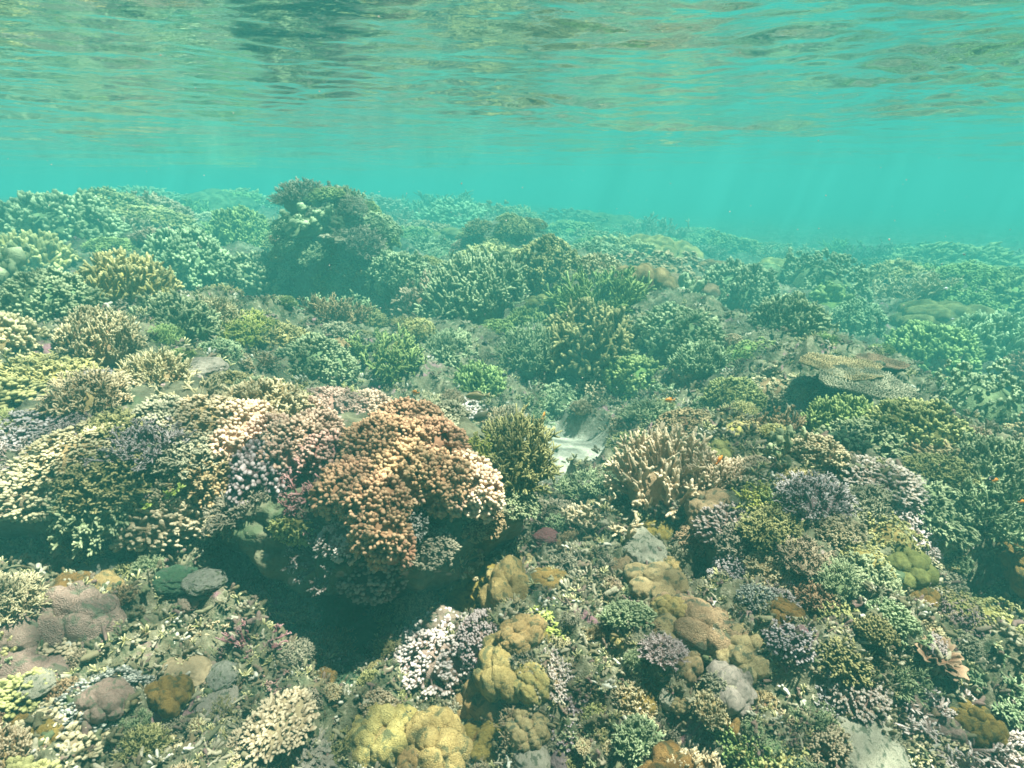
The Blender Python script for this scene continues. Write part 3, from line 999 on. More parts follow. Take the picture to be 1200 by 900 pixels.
H(450, 862, 84, 'smalllobes', 'mustard', "yellow lobed coral at the bottom edge, left head of the pair", 1.1, 4)
H(510, 872, 88, 'smalllobes', 'mustard', "yellow lobed coral at the bottom edge, right head of the pair", 1.1, 5)
H(620, 888, 48, 'boulder', 'white', "bleached white coral lump at the bottom edge right of the yellow heads", .7, 4, name='boulder_coral')
H(655, 892, 26, 'boulder', 'lilac', "lilac ball beside the bleached white lump", .9, 5, name='boulder_coral')
H(393, 718, 52, 'boulder', 'algae', "green algae covered boulder in the shade below the central rock", .95, 6, cat='boulder')
H(424, 750, 46, 'boulder', 'algae', "dark algae covered boulder right of the green boulder", .8, 7, cat='boulder')
H(410, 800, 60, 'lumpy', 'algae', "low green crusted hump below the two algae boulders", .5, 1, name='encrusted_hump')
H(112, 674, 44, 'boulder', 'stone', "flat oval stone under the left ledge, leftmost of three", .45, 0, cat='stone', name='stone')
H(152, 684, 40, 'boulder', 'stone', "pale flat stone under the left ledge, middle of three", .5, 1, cat='stone', name='stone')
H(205, 684, 42, 'boulder', 'algae', "rounded greenish boulder under the left ledge", .85, 8, cat='boulder')
H(240, 686, 42, 'boulder', 'stone', "smooth grey stone right of the greenish boulder", .6, 9, cat='stone', name='stone')
H(80, 728, 110, 'smalllobes', 'rosy', "brownish pink lobed coral at the left edge", 1.1, 1, tilt=.05)
H(18, 740, 70, 'lobes', 'rosy', "pinkish lobed coral cut off by the left edge, below the ledge", .8, 1)
H(22, 790, 90, 'lobes', 'rosy', "pale brown lobes cut off by the left edge, lowest of them", .8, 2)
H(72, 758, 60, 'bigcauli', 'cream', "white knobby coral growing against the brownish pink lobes", .6, 1)
H(40, 806, 40, 'boulder', 'white', "white flat stone below the pinkish lobes at left", .5, 2, cat='stone', name='stone')
H(110, 815, 110, 'finecauli', 'slate', "grey blunt knobbed coral with white tips in the lower left", .55, 1)
H(185, 800, 80, 'finecauli', 'grey', "paler grey knobbed coral right of the white tipped grey coral", .6, 2)
H(60, 860, 130, 'stubby', 'cream', "cream fingered coral in the bottom left corner", .6, 2)
H(180, 868, 150, 'bush', 'straw', "brownish spiky coral at the bottom left with pale tips", .5, 1)
H(255, 826, 44, 'boulder', 'white', "cream white stone in the lower left rubble", .55, 6, cat='stone', name='stone')
H(216, 792, 50, 'boulder', 'cream', "yellowish stone above the cream white stone", .5, 7, cat='stone', name='stone')
H(262, 795, 36, 'boulder', 'stone', "grey stone right of the yellowish stone", .6, 8, cat='stone', name='stone')
H(330, 842, 90, 'stubby', 'cream', "pale crusted fingers at the bottom left of the yellow heads", .5, 3)
H(345, 888, 100, 'stubby', 'white', "white crusted ridge along the bottom edge", .4, 4)
H(285, 876, 70, 'bush', 'cream', "cream tipped coral at the bottom edge left of the white ridge", .5, 2)
H(225, 735, 70, 'openstag', 'straw', "sparse pale branching coral on the rubble below the greenish boulder", .7, 2)
H(300, 750, 60, 'openstag', 'redpink', "dim reddish branching coral in the cave shadow", .7, 3)
H(330, 710, 70, 'thicket', 'brown', "dark brown thicket in the cave shadow", .7, 1)
H(318, 790, 50, 'openstag', 'redpink', "rusty branching coral at the lower rim of the shadow", .6, 2)
H(640, 728, 70, 'bush', 'lime', "yellow green bushy coral right of the yellow ridge", .6, 3)
H(668, 765, 90, 'thicket', 'straw', "pinkish beige thicket right of the yellow ridge", .6, 2)
H(640, 790, 60, 'thicket', 'pink', "pale pink thicket left of the beige thicket", .6, 3)
H(700, 718, 70, 'openstag', 'straw', "beige open branching coral between the pit lobe and the tan lobes", .7, 4)
H(736, 720, 56, 'bush', 'sage', "pale green bush hugging the left of the tan lobes", .8, 4)
H(690, 660, 80, 'thicket', 'grey', "grey fuzzy thicket below the straw staghorn", .5, 4)
H(668, 836, 80, 'bush', 'plum', "dark purple tipped coral in the bottom centre", .7, 5)
H(690, 872, 80, 'thicket', 'sage', "green grey thicket at the bottom right of the purple tipped coral", .6, 5)
H(545, 655, 56, 'openstag', 'straw', "little straw branching coral in the shadow right of the orange tongue", .8, 5)
H(705, 690, 40, 'openstag', 'cream', "small cream branching coral below the grey fuzzy thicket", .8, 6)
H(830, 668, 70, 'finecauli', 'grey', "pale grey frilly coral right of the white head", .6)
H(870, 640, 60, 'bush', 'grey', "grey bush in front of the rosy knobbed coral", .8, 6)
H(945, 655, 84, 'needle', 'cream', "cream tipped spiky coral on the rock shoulder at right", .7, 2)
H(905, 668, 60, 'bush', 'straw', "straw tipped coral left of the cream spiky coral", .8, 6)
H(912, 708, 60, 'cauli', 'plum', "purple coral with white tips facing the dark gully", .8, 4)
H(925, 742, 56, 'cauli', 'lilac', "lilac coral low in the dark gully", .8, 5)
H(888, 700, 50, 'bush', 'slate', "dark grey coral left of the purple coral in the gully", .8, 8)
H(974, 715, 66, 'bush', 'olive', "olive bush below the cream spiky coral", .8, 9)
H(985, 765, 70, 'bush', 'olive', "olive coral halfway down the gully slope", .8, 10)
H(1005, 800, 84, 'stubby', 'rosy', "brown pink cushion of blunt fingers low at the right", .7, 6)
H(960, 815, 60, 'bush', 'lilac', "lilac brown bush left of the brown pink cushion", .7, 11)
H(960, 860, 100, 'thicket', 'straw', "straw coloured thicket at the bottom right", .5, 6)
H(1015, 885, 80, 'boulder', 'white', "pale sandy boulder at the bottom edge, right side", .5, 9, cat='boulder')
H(900, 875, 90, 'stubby', 'yellowish', "yellow grey fingered coral at the bottom edge right of centre", .6, 7)
H(870, 880, 60, 'fronds', 'green', "green fronds at the bottom edge below the lone ochre knob", .9, 1)
H(1130, 860, 150, 'thicket', 'pink', "pinkish thicket in the bottom right corner", .55, 7)
H(1180, 800, 110, 'thicket', 'sage', "grey green thicket at the right edge above the corner", .55, 8)
H(1090, 880, 90, 'bush', 'cream', "cream bush at the bottom right beside the pinkish thicket", .6, 12)
H(1045, 632, 70, 'lumpy', 'yellowish', "olive yellow lumpy head on the right rock, front left one", .9, 2)
H(1010, 655, 56, 'lumpy', 'yellowish', "olive yellow lumpy head lowest on the right rock", .9, 3)
H(1090, 640, 70, 'lumpy', 'yellowish', "golden lumpy head at the right of the right rock", .9, 4)
H(1065, 665, 54, 'lobes', 'olive', "olive knob cluster under the lumpy heads", .8, 6)
H(1082, 648, 44, 'cauli', 'cream', "white knobby coral between the golden and olive heads", .8, 6)
H(1050, 592, 110, 'finebush', 'pink', "pinkish grey fine bush on the crown of the right rock", .55, 1)
H(1005, 600, 80, 'finebush', 'grey', "grey fine bush at the left shoulder of the right rock", .6, 2)
H(1040, 560, 90, 'stubby', 'rosy', "rose brown dome behind the pinkish grey fine bush", .6, 8)
H(1105, 600, 80, 'bush', 'sage', "sage bush at the right shoulder of the right rock", .7, 13)
H(1130, 680, 90, 'thicket', 'sage', "hazy sage thicket right of the golden lumpy head", .5, 9)
H(1130, 720, 60, 'lumpy', 'rosy', "pale brown lump below the golden lumpy head", .8, 5)
H(1170, 730, 80, 'lumpy', 'yellowish', "yellow lump cut by the right edge", .8, 6)
H(1100, 770, 60, 'foliose', 'brown', "brown leafy coral with pale rims in the lower right", .9)
H(1060, 740, 60, 'openstag', 'sage', "sparse pale green branching coral in the lower right gully", .9, 7)
H(928, 530, 64, 'columns', 'sage', "dark green knobby columns in the right middle", 1.2)
H(985, 528, 56, 'columns', 'algae', "darker green column cluster right of the knobby columns", 1.1, 1)
H(866, 505, 66, 'lumpy', 'yellowish', "yellow green rounded head left of the green columns", .85, 1)
H(842, 528, 30, 'biglobes', 'olive', "small green knob in front of the yellow green head", .9, 5)
H(895, 590, 54, 'fronds', 'lime', "bright lime green algae tuft above the rosy knobbed coral", 1.0, 2, cat='algae')
H(922, 592, 44, 'fronds', 'green', "green algae tuft right of the lime tuft", 1.1, 3, cat='algae')
H(905, 452, 80, 'lumpy', 'straw', "pale straw lumpy coral left of the ridged plate", .7, 7)
H(876, 415, 60, 'lumpy', 'green', "yellow green lumpy coral behind the straw lumpy coral", .9, 8)
H(812, 445, 48, 'columns', 'brown', "brown blunt columns at the edge of the middle hollow", 1.0, 2)
H(800, 500, 74, 'finecauli', 'brown', "brown crusted coral above the beige staghorn", .9, 1)
H(760, 490, 74, 'needle', 'sage', "pale sage spiky bush left of the brown crusted coral", .8, 3)
H(740, 520, 60, 'finecauli', 'olive', "olive crusted coral at the top right of the sand patch", .8, 2)
H(700, 448, 74, 'finecauli', 'straw', "straw brown crusted coral above the dark hollow", .8, 3)
H(655, 465, 64, 'lumpy', 'sage', "grey green lump at the back of the dark hollow", .8, 9)
H(620, 480, 64, 'thicket', 'sage', "green thicket at the left rim of the dark hollow", .8, 10)
H(450, 420, 110, 'thicket', 'green', "large green staghorn thicket behind the orange mass", .9, 11)
H(520, 410, 80, 'bush', 'sage', "sage bush right of the large green thicket", .8, 14)
H(240, 440, 46, 'boulder', 'palegrey', "smooth pale grey dome left of the tan corals", .75, 11, name='boulder_coral')
H(285, 385, 76, 'finebush', 'lime', "yellow green bush above the pale grey dome", .8, 3)
H(330, 395, 70, 'bush', 'yellowish', "pale yellow bush right of the yellow green bush", .8, 15)
H(150, 450, 70, 'finecauli', 'straw', "straw crusted coral left of the pale grey dome", .7, 4)
H(60, 440, 110, 'finebush', 'yellowish', "golden spiky bush on the upper left ledge", .7, 4)
H(30, 500, 80, 'cauli', 'lilac', "purple grey coral at the left edge of the ledge", .6, 7)
H(80, 500, 60, 'finecauli', 'plum', "purple plated coral right of the left edge on the ledge", .5, 5)
H(130, 500, 70, 'bush', 'olive', "olive bush in the middle of the left ledge", .7, 16)
H(190, 490, 80, 'cauli', 'grey', "grey white knobby coral at the right end of the left ledge", .7, 8)
H(220, 530, 80, 'bush', 'grey', "grey branching coral on the ledge just left of the central rock", .7, 17)
H(120, 560, 90, 'bush', 'olive', "olive branching coral on the front lip of the left ledge", .8, 18, tilt=.8)
H(180, 575, 70, 'openstag', 'lime', "yellow tipped branching coral on the front lip of the left ledge", .8, 8, tilt=.8)
H(210, 590, 60, 'cauli', 'cream', "cream knobby coral low on the lip of the left ledge", .8, 9, tilt=.8)
H(150, 600, 64, 'bush', 'yellowish', "yellowish coral hanging at the overhang of the left ledge", .8, 19, tilt=1)
H(40, 570, 90, 'cauli', 'cream', "cream knobby coral at the left edge below the purple coral", .7, 10)
H(40, 640, 80, 'stubby', 'cream', "bleached fingers at the left edge under the ledge", .6, 9)

# heads and thickets of the middle distance
MID = [(560, 335, 130, 'finebush', 'sage', "broad sage dome of fine branches in the centre, left of the mid mound"), (700, 348, 104, 'thicket', 'green', "green thicket on top of the mid mound right of centre"),
       (690, 395, 120, 'bush', 'olive', "large olive bush in front of the green mid mound thicket"), (792, 388, 96, 'finecauli', 'sage', "sage crusted head right of the large olive bush"),
       (640, 305, 86, 'finecauli', 'olive', "olive crusted head between the round block and the mid mound"), (505, 352, 90, 'bush', 'straw', "straw bush at the right foot of the reef tower"),
       (470, 318, 80, 'finecauli', 'sage', "pale shelf like head against the right flank of the reef tower"), (620, 415, 84, 'needle', 'sage', "spiky sage bush left of the large olive bush"),
       (560, 450, 74, 'bush', 'green', "green bush in the channel behind the lilac coral"), (745, 440, 70, 'cauli', 'green', "green knobbly head above the pale sage spiky bush"),
       (222, 305, 112, 'finecauli', 'sage', "big rounded sage head left of the reef tower"), (278, 270, 84, 'finecauli', 'green', "green rounded head touching the left of the tower"),
       (75, 262, 120, 'finecauli', 'sage', "wide hazy rounded head at the far left"), (302, 322, 74, 'cauli', 'sage', "pale knobbly head at the left foot of the tower"),
       (150, 332, 104, 'bush', 'yellowish', "yellowish bushy dome left of the big rounded sage head"), (35, 296, 96, 'stubby', 'yellowish', "yellow fingered head at the left edge in the middle distance"),
       (60, 345, 90, 'finecauli', 'sage', "smooth sage crusted head near the left edge above the golden bush"), (118, 392, 100, 'finebush', 'straw', "straw bushy dome left of the yellow green bush"),
       (205, 372, 84, 'bush', 'sage', "sage bush between the straw dome and the yellow green bush"), (370, 420, 84, 'finecauli', 'sage', "sage crusted mound behind the tan back corals"),
       (862, 338, 104, 'finecauli', 'sage', "hazy sage head in the right background, nearest the centre"), (958, 330, 104, 'lumpy', 'sage', "hazy lumpy dome in the right background"),
       (1000, 375, 74, 'finecauli', 'sage', "hazy small dome behind the ridged plates"), (925, 372, 80, 'bush', 'sage', "hazy sage bush left of the small dome behind the plates"),
       (1088, 412, 112, 'finecauli', 'green', "hazy green head right of the ridged plates"), (1160, 400, 100, 'bush', 'sage', "hazy bush near the right edge above the others"),
       (1150, 470, 124, 'lumpy', 'sage', "large hazy lumpy head near the right edge"), (1070, 500, 110, 'finecauli', 'olive', "olive crusted dome below the ridged plates on the right"),
       (1165, 545, 110, 'finebush', 'sage', "fine sage dome at the right edge behind the hazy thicket"), (985, 490, 80, 'bush', 'green', "green bush in the shade under the ridged plates"),
       (860, 460, 60, 'finecauli', 'olive', "olive crusted head between the brown columns and straw lumpy coral"), (820, 420, 60, 'bush', 'sage', "sage bush behind the brown blunt columns")]
for i_, (px, py, wpx, kd, mt, lab) in enumerate(MID):
    H(px, py + wpx * .12, wpx, kd, mt, lab, 1.25, i_ % 3, tilt=.2, sink=.1)
HERO += [(310, 640, 48), (340, 660, 30), (165, 645, 36), (215, 640, 26), (330, 600, 30)]

# ridged plate coral, three tiers
for (px, py, wpx, hs, var, lab, mt) in ((985, 432, 90, .7, 0, "brownish ridged plate coral, upper tier of the right plates", 'brown'),
                                        (1012, 452, 104, .8, 1, "pale ridged plate coral, lower front tier of the right plates", 'grey'),
                                        (1030, 425, 56, .6, 2, "small ridged plate coral behind the other two plates", 'brown')):
    t = min(hit(px, py + 42)[0] * .97, 4.6) + (.12, 0, .3)[var]
    p = at(px, py, t)
    r = wpx / 2 * t / FPX
    colony('plate', var, mt, p - np.array([0, 0, r * .55 * hs]), (r, r * .85, r * hs), Matrix.Rotation(R(6), 3, 'X').to_quaternion() @ Matrix.Rotation(R(4), 3, 'Y').to_quaternion(), lab, "tiers of ridged plate coral")
    HERO.append((px, py, wpx * .45))

# ------------------------------------------------------------------ the colonies that fill the reef between them
LAND = [("the orange brown coral", 440, 545), ("the tall reef tower", 395, 290), ("the round topped block", 590, 290), ("the ridged plates", 1005, 440),
        ("the sand patch", 655, 525), ("the beige staghorn", 785, 565), ("the white head", 752, 655), ("the tan lobes", 820, 740),
        ("the pink cushion", 520, 755), ("the yellow heads", 480, 862), ("the pale grey dome", 240, 438), ("the left ledge", 110, 530),
        ("the green columns", 940, 525), ("the lime algae tuft", 895, 588), ("the lumpy olive heads", 1060, 645), ("the big green thicket", 450, 415),
        ("the brownish pink lobes", 65, 725), ("the dark gully", 915, 725), ("the far left reef block", 95, 262), ("the far right reef block", 1100, 345)]
NOUN = {'bush': 'bushy coral', 'finebush': 'fine bushy coral', 'needle': 'spiky coral', 'stubby': 'stubby fingered coral', 'staghorn': 'staghorn coral',
        'openstag': 'open branching coral', 'thicket': 'branching thicket', 'cauli': 'knobbly coral', 'finecauli': 'crusted knobbly coral', 'bigcauli': 'thick knobbed coral',
        'lobes': 'lobed coral', 'biglobes': 'big lobed coral', 'smalllobes': 'small lobed coral', 'boulder': 'boulder coral', 'lumpy': 'lumpy coral',
        'columns': 'column coral', 'plate': 'plate coral', 'foliose': 'leafy coral', 'fronds': 'frond tuft'}
TONE = {'straw': 'straw', 'cream': 'cream', 'grey': 'grey', 'sage': 'sage green', 'olive': 'olive', 'green': 'green', 'yellowish': 'yellowish', 'brown': 'brown',
        'lilac': 'lilac', 'pink': 'pinkish', 'plum': 'purple', 'lime': 'lime green', 'khaki': 'tan', 'rosy': 'rosy', 'slate': 'dark grey', 'stone': 'stone grey',
        'palegrey': 'pale grey', 'mustard': 'mustard', 'ochre': 'ochre', 'tan': 'tan', 'algae': 'dark green', 'white': 'white'}
NEARK = ['bush', 'finebush', 'stubby', 'openstag', 'thicket', 'cauli', 'finecauli', 'bigcauli', 'smalllobes', 'needle', 'lumpy', 'bush', 'stubby', 'thicket', 'lobes']
MIDK = ['bush', 'finebush', 'thicket', 'staghorn', 'finecauli', 'cauli', 'finecauli', 'bush', 'needle', 'finebush', 'smalllobes', 'stubby', 'columns', 'thicket', 'lumpy', 'finecauli']
FARK = ['finebush', 'finecauli', 'lumpy', 'bush', 'finecauli', 'thicket', 'smalllobes']
NEARM = ['straw', 'cream', 'grey', 'olive', 'sage', 'yellowish', 'brown', 'straw', 'olive', 'brown', 'grey', 'straw', 'sage', 'olive', 'lilac', 'pink']
MIDM = ['sage', 'green', 'olive', 'yellowish', 'straw', 'grey', 'sage', 'olive', 'brown', 'green', 'straw']
# colonies that stand wholly behind others or outside the frame are left out
GONE = set([10,11,12,13,14,15,17,19,20,33,34,35,36,37,38,39,42,43,44,45,49,58,59,60,61,62,63,64,65,70,73,74,75,76,77,82,83,84,99,101,102,103,109,110,119,130,131,134,158,159,160,185,186,187,212,214,224,226,239,240,244,252,260,261,265,267,272,273,275,277,278,279,293,294,299,312,313,318,321,332,344,347,357,370,374,376,377,379,395,396,400,404,421,426,448,452,453,459,468,473,474,478,479,500,504,525,526,530,531,542,550,551,552,577,582,583,586,588,589,595,598,603,604,608,614,621,624,627,629,635,640,641,647,648,656,660,664,665,669,670,676,680,681,685,686,687,697,701,706,708,709,710,711,715,716,717,721,723,726,727,729,732,733,734,736,737,741,742,744,747,750,753,756,757,758,762,763,764,767,773,775,777,779,783,786,788,796,799,803,805,808,816,820,824,829,831,840,5007,5008,5012,5017,5019,5021,5030,5031,5033,5036,5044,5046,5048,5049,5050,5051,5059,5063,5065,5066,5069,5074,5075,5078,5091,5094,5099,5105,5110,5112,5113,5117,9002,9004,9005,9006,9007,9009,9010,9012,9013,9015,9017,9018,9025,9026,9031,9034,9042,9043,9044,9049,9055,9057,9058,9061,9063,9065,9067,9072,9073,9075,9082,9084,9086,9092,9093,9095,9096,9100,9101,9106,9108,9109,9110,9111,9115,9117,9127,9128,9130,9131,9132,9133,9134,9136,9137,9139,9142,9143,9144,9146,9149,9151,9155,9159,9160,9161,9167,9168,9169,9170,9172,9173,9174,9175,9177,9179])
fr = random.Random(77)
FILL = []
def fill():
    nid = 0
    lr = math.log(.80)
    row = 0
    while lr < math.log(17):
        r0 = math.exp(lr)
        step_a = .070 if r0 < 2.2 else (.072 if r0 < 6 else .09)
        a = -.92 + (row % 2) * step_a * .5
        while a < .92:
            aa = a + fr.uniform(-.4, .4) * step_a
            rr = r0 * math.exp(fr.uniform(-.07, .07))
            kz = fr.random(); km = fr.random(); sz = .62 + .95 * fr.random() ** 1.7; spin = fr.uniform(0, 6.28); hs = fr.uniform(.8, 1.35) if rr < 2.6 else (fr.uniform(.8, 1.35) if rr < 6 else fr.uniform(.5, .8)); var = fr.randrange(3)
            a += step_a
            nid += 1
            x, y = rr * math.sin(aa), rr * math.cos(aa)
            z = ground([x], [y])[0]
            px, py = proj((x, y, z))
            if not (-120 < px < 1320 and 200 < py < 1010):
                continue
            if sand_mask(np.array([x]), np.array([y]))[0] > .25 or (628 < px < 705 and 488 < py < 560) or (640 < px < 672 and 550 < py < 600):
                continue
            pyc = py - 16 * sz
            fit = min([9] + [(math.hypot(px - hx, (pyc - hy) * 1.15) - hw * .80) / 29 for hx, hy, hw in HERO])
            if fit < .30:
                continue
            sz = min(sz, fit)
            r = .056 * rr * sz * (1 if rr < 5 else 1.12)
            
            ks = NEARK if rr < 2.4 else (MIDK if rr < 6 else FARK)
            ms = NEARM if rr < 2.4 else MIDM
            k = ks[int(kz * len(ks))]
            m = ms[int(km * len(ms))]
            if k in ('smalllobes', 'lobes'): m = ['khaki', 'mustard', 'rosy', 'ochre'][int(km * 4)] if rr < 3 else m
            if k == 'columns': m = 'sage'
            if k in ('lumpy', 'smalllobes') and rr > 3: m = ['sage', 'olive', 'brown', 'yellowish'][int(km * 4)]
            e = .05
            gz = ground(np.array([x - e, x + e, x, x]), np.array([y, y, y - e, y + e]), False)
            n = norm(np.array([gz[0] - gz[1], gz[2] - gz[3], 2 * e]))
            FILL.append((nid, k, m, var if rr < 6 else 0, (x, y, z - r * .15), r, hs, n, spin, px, py - r * FPX / rr * .4, rr))
        row += 1
        lr += .080 if r0 < 2.2 else (.088 if r0 < 6 else .12)
fill()

def fill_rocks():
    nid = 5000
    rq = random.Random(901)
    for oi_, (P_, F_) in enumerate(OUT):
        c = P_.mean(0)
        dist = math.hypot(c[0], c[1])
        cell = .075 * dist if oi_ not in (2, 3, 9) else .042 * dist
        tri = P_[F_]
        nr_ = np.cross(tri[:, 1] - tri[:, 0], tri[:, 2] - tri[:, 0])
        ar = np.linalg.norm(nr_, axis=1) / 2
        nr_ = norm(nr_)
        ct = tri.mean(1)
        nr_ = norm(nr_ + .6 * norm((ct - c) * np.array([1, 1, 1.5])))
        ok = (nr_[:, 2] > (.3 if oi_ == 0 else (.0 if oi_ not in (2, 3, 6, 9) else -.35))) & ((nr_ * -norm(ct)).sum(1) > -.35) & (ct[:, 2] > ground(ct[:, 0], ct[:, 1]) + .03)
        idx = np.nonzero(ok)[0]
        rs = np.random.default_rng(700 + oi_)
        rs.shuffle(idx)
        taken = []
        for i in idx[:4000]:
            p = ct[i]
            if any(np.linalg.norm(p - q_) < cell * .82 for q_ in taken):
                continue
            px, py = proj(p)
            if not (-100 < px < 1300 and py < 960):
                continue
            if any((px - hx) ** 2 + ((py - hy) * 1.1) ** 2 < (hw * .9 + 9) ** 2 for hx, hy, hw in HERO):
                continue
            taken.append(p)
            nid += 1
            ks = NEARK if dist < 2.4 else (MIDK if dist < 6 else FARK)
            k = rq.choice(ks)
            if k in ('lumpy', 'lobes', 'smalllobes'): k = 'finecauli'
            m = rq.choice(NEARM if dist < 2.4 else MIDM)
            r = cell * rq.uniform(.5, .85)
            FILL.append((nid, k, m, rq.randrange(3), tuple(p - nr_[i] * r * .15), r, rq.uniform(.6, 1.0), nr_[i], rq.uniform(0, 6.28), px, py, math.hypot(p[0], p[1])))
fill_rocks()

def fill_gaps():
    nid = 9000
    rq = random.Random(4242)
    old = [(f_[9], f_[10], f_[5] * FPX / f_[11]) for f_ in FILL]
    hp = np.array(HERO)
    for it in range(4200):
        rr = math.exp(rq.uniform(math.log(.88), math.log(3.2 if it < 2400 else 7.0)))
        aa = rq.uniform(-.85, .85)
        near = rr < 2.6
        k, m, v_, sp = rq.choice(NEARK if near else MIDK), rq.choice(NEARM if near else MIDM), rq.randrange(3), rq.uniform(0, 6.28)
        sz, hs = rq.uniform(.34, .75), rq.uniform(.8, 1.3)
        x, y = rr * math.sin(aa), rr * math.cos(aa)
        px, py = proj((x, y, ground_base(np.array([x]), np.array([y]))[0]))
        if not (-60 < px < 1260 and 290 < py < 960):
            continue
        pr = 40 * sz
        if (np.hypot(px - hp[:, 0], (py - hp[:, 1]) * 1.15) < hp[:, 2] * .72 + pr * .55).any():
            continue
        z = ground([x], [y])[0]
        px, py = proj((x, y, z))
        if sand_mask(np.array([x]), np.array([y]))[0] > .25 or (628 < px < 705 and 488 < py < 585):
            continue
        fs = 1.2 if near else 1.7
        op = np.array(old)
        if (np.hypot(px - op[:, 0], (py - op[:, 1]) * fs) < .72 * (op[:, 2] + pr)).any():
            continue
        if k in ('smalllobes', 'lobes'): m = rq.choice(['khaki', 'mustard', 'rosy', 'ochre']) if near else m
        nid += 1
        old.append((px, py, pr))
        r = .056 * rr * sz
        FILL.append((nid, k, m, v_, (x, y, z - r * .12), r, hs, np.array([0, 0, 1.0]), sp, px, py, rr))
fill_gaps()
FILL[:] = [f_ for f_ in FILL if f_[0] not in GONE]

def relation(px, py):
    best = min(LAND, key=lambda l: math.hypot(px - l[1], (py - l[2]) * 1.3))
    dx, dy = px - best[1], (py - best[2]) * 1.3
    if abs(dx) > abs(dy):
        return best, ("right of " if dx > 0 else "left of ")
    return best, ("in front of " if dy > 0 else "behind ")
_b = {}
for f_ in FILL:
    l, rel = relation(f_[9], f_[10])
    _b.setdefault((NOUN[f_[1]], TONE[f_[2]], l[0], rel), []).append((math.hypot(f_[9] - l[1], f_[10] - l[2]), f_))
ORD = ["nearest"] + [o_ + " nearest" for o_ in "second third fourth fifth sixth seventh eighth ninth tenth eleventh twelfth".split()]
for (noun, tone, ln, rel), lst in _b.items():
    lst.sort(key=lambda q_: q_[0])
    for i, (d_, f_) in enumerate(lst):
        nid, k, m, var, loc, r, hs, n, spin, px, py, rr = f_
        dist = "" if rr < 2.6 else ("mid distance " if rr < 5.5 else "hazy ")
        lab = f"{dist}{tone} {noun} {rel}{ln}" + ("" if len(lst) == 1 else f", {ORD[min(i, 11)]}")
        if len(lab.split()) > 16: lab = lab.replace('mid distance ', '').replace('hazy ', '')
        o_ = colony(k, var, m, loc, (r, r, r * hs), upquat(n, .4, spin), lab, "coral colonies covering the reef floor")

# ------------------------------------------------------------------ rubble and turf nobody could count
def rubble_mat():
    k = NT("coral_rubble")
    co = k.coords()
    at_ = k.n("ShaderNodeAttribute", attribute_name="tip")
    cr = k.n("ShaderNodeValToRGB")
    els = [(0, (66, 62, 44)), (.25, (108, 98, 74)), (.42, (164, 154, 130)), (.55, (92, 80, 54)), (.7, (112, 88, 82)), (.85, (74, 82, 54)), (.93, (120, 112, 86)), (1, (196, 190, 172))]
    while len(cr.color_ramp.elements) < len(els):
        cr.color_ramp.elements.new(.5)
    for e, (p_, c_) in zip(cr.color_ramp.elements, els):
        e.position = p_; e.color = L(*c_)
    k.l(at_.outputs["Fac"], cr.inputs[0])
    n = k.noise(co, 70, 4, .7)
    k.l(k.mix(k.math('MULTIPLY', k.ramp(n, .4, .7), .5), cr.outputs[0], L(92, 96, 66)), k.p.inputs["Base Color"])
    k.p.inputs["Roughness"].default_value = .85
    k.p.inputs["Specular IOR Level"].default_value = .1
    k.l(k.bump(k.noise(co, 260, 3, .6), .5, .004), k.p.inputs["Normal"])
    return k.m

def scatter_pts(n, r0, r1, half, seed, pw=1.0):
    r_ = np.random.default_rng(seed)
    rr = np.exp(r_.uniform(math.log(r0), math.log(r1), n))
    a = r_.uniform(-half, half, n)
    x, y = rr * np.sin(a), rr * np.cos(a)
    return x, y, ground(x, y), rr, r_

m = MB()
x, y, z, rr, r_ = scatter_pts(12000, .75, 4.2, .98, 301)
keep = r_.random(len(x)) > sand_mask(x, y) * .93
x, y, z, rr = x[keep], y[keep], z[keep], rr[keep]
n = len(x)
a = r_.uniform(0, 6.283, n)
D = norm(np.stack([np.cos(a), np.sin(a), r_.normal(.2, .4, n)], 1))
ln = r_.uniform(.010, .045, n) * np.clip(rr / 1.6, .7, 1.2)
P = bend(np.stack([x, y, z + .004], 1) - D * (ln * .5)[:, None], D, ln, 4, 302, 1.2)
rd = ln * r_.uniform(.09, .22, n)
tone_ = r_.uniform(0, 1, n)
m.tubes(P, rd[:, None] * np.array([.8, 1.05, .95, .6])[None] * r_.uniform(.8, 1.2, (n, 4)), 6, np.repeat(tone_[:, None], 4, 1))
for q_ in range(2):                               # broken side stubs
    D2 = norm(D * .5 + norm(np.cross(D, r_.normal(0, 1, (n, 3)))))
    P2 = bend(P[:, 1 + q_], D2, ln * r_.uniform(.25, .6, n), 3, 305 + q_, .4)
    m.tubes(P2, rd[:, None] * np.array([.85, .8, .55])[None], 5, np.repeat(tone_[:, None], 3, 1))
# small crusts of nubs on the rock
x, y, z, rr, r_ = scatter_pts(13000, .75, 8.5, .98, 311)
keep = r_.random(len(x)) > sand_mask(x, y)
x, y, z, rr = x[keep], y[keep], z[keep], rr[keep]
n = len(x)
per = 9
idx = np.repeat(np.arange(n), per)
D = norm(np.stack([r_.normal(0, .6, n * per), r_.normal(0, .6, n * per), np.full(n * per, .8)], 1))
sz_ = (np.minimum(rr, 2.0) * .0095 * r_.uniform(.35, 1.3, n))[idx] * r_.uniform(.7, 1.3, n * per)
off = D * np.array([1, 1, 0]) * sz_[:, None] * 1.1
P0 = np.stack([x, y, z - .004], 1)[idx] + off
st = np.array([0, .45, .8, 1.0])
P = P0[:, None, :] + D[:, None, :] * (1.05 * sz_[:, None] * st[None])[:, :, None]
m.tubes(P, (sz_ * r_.uniform(.17, .27, n * per))[:, None] * np.array([.8, 1.0, 1.05, .75])[None], 5, np.repeat(np.clip(r_.uniform(0, 1, n)[idx] + r_.normal(0, .05, n * per), 0, 1)[:, None], 4, 1))
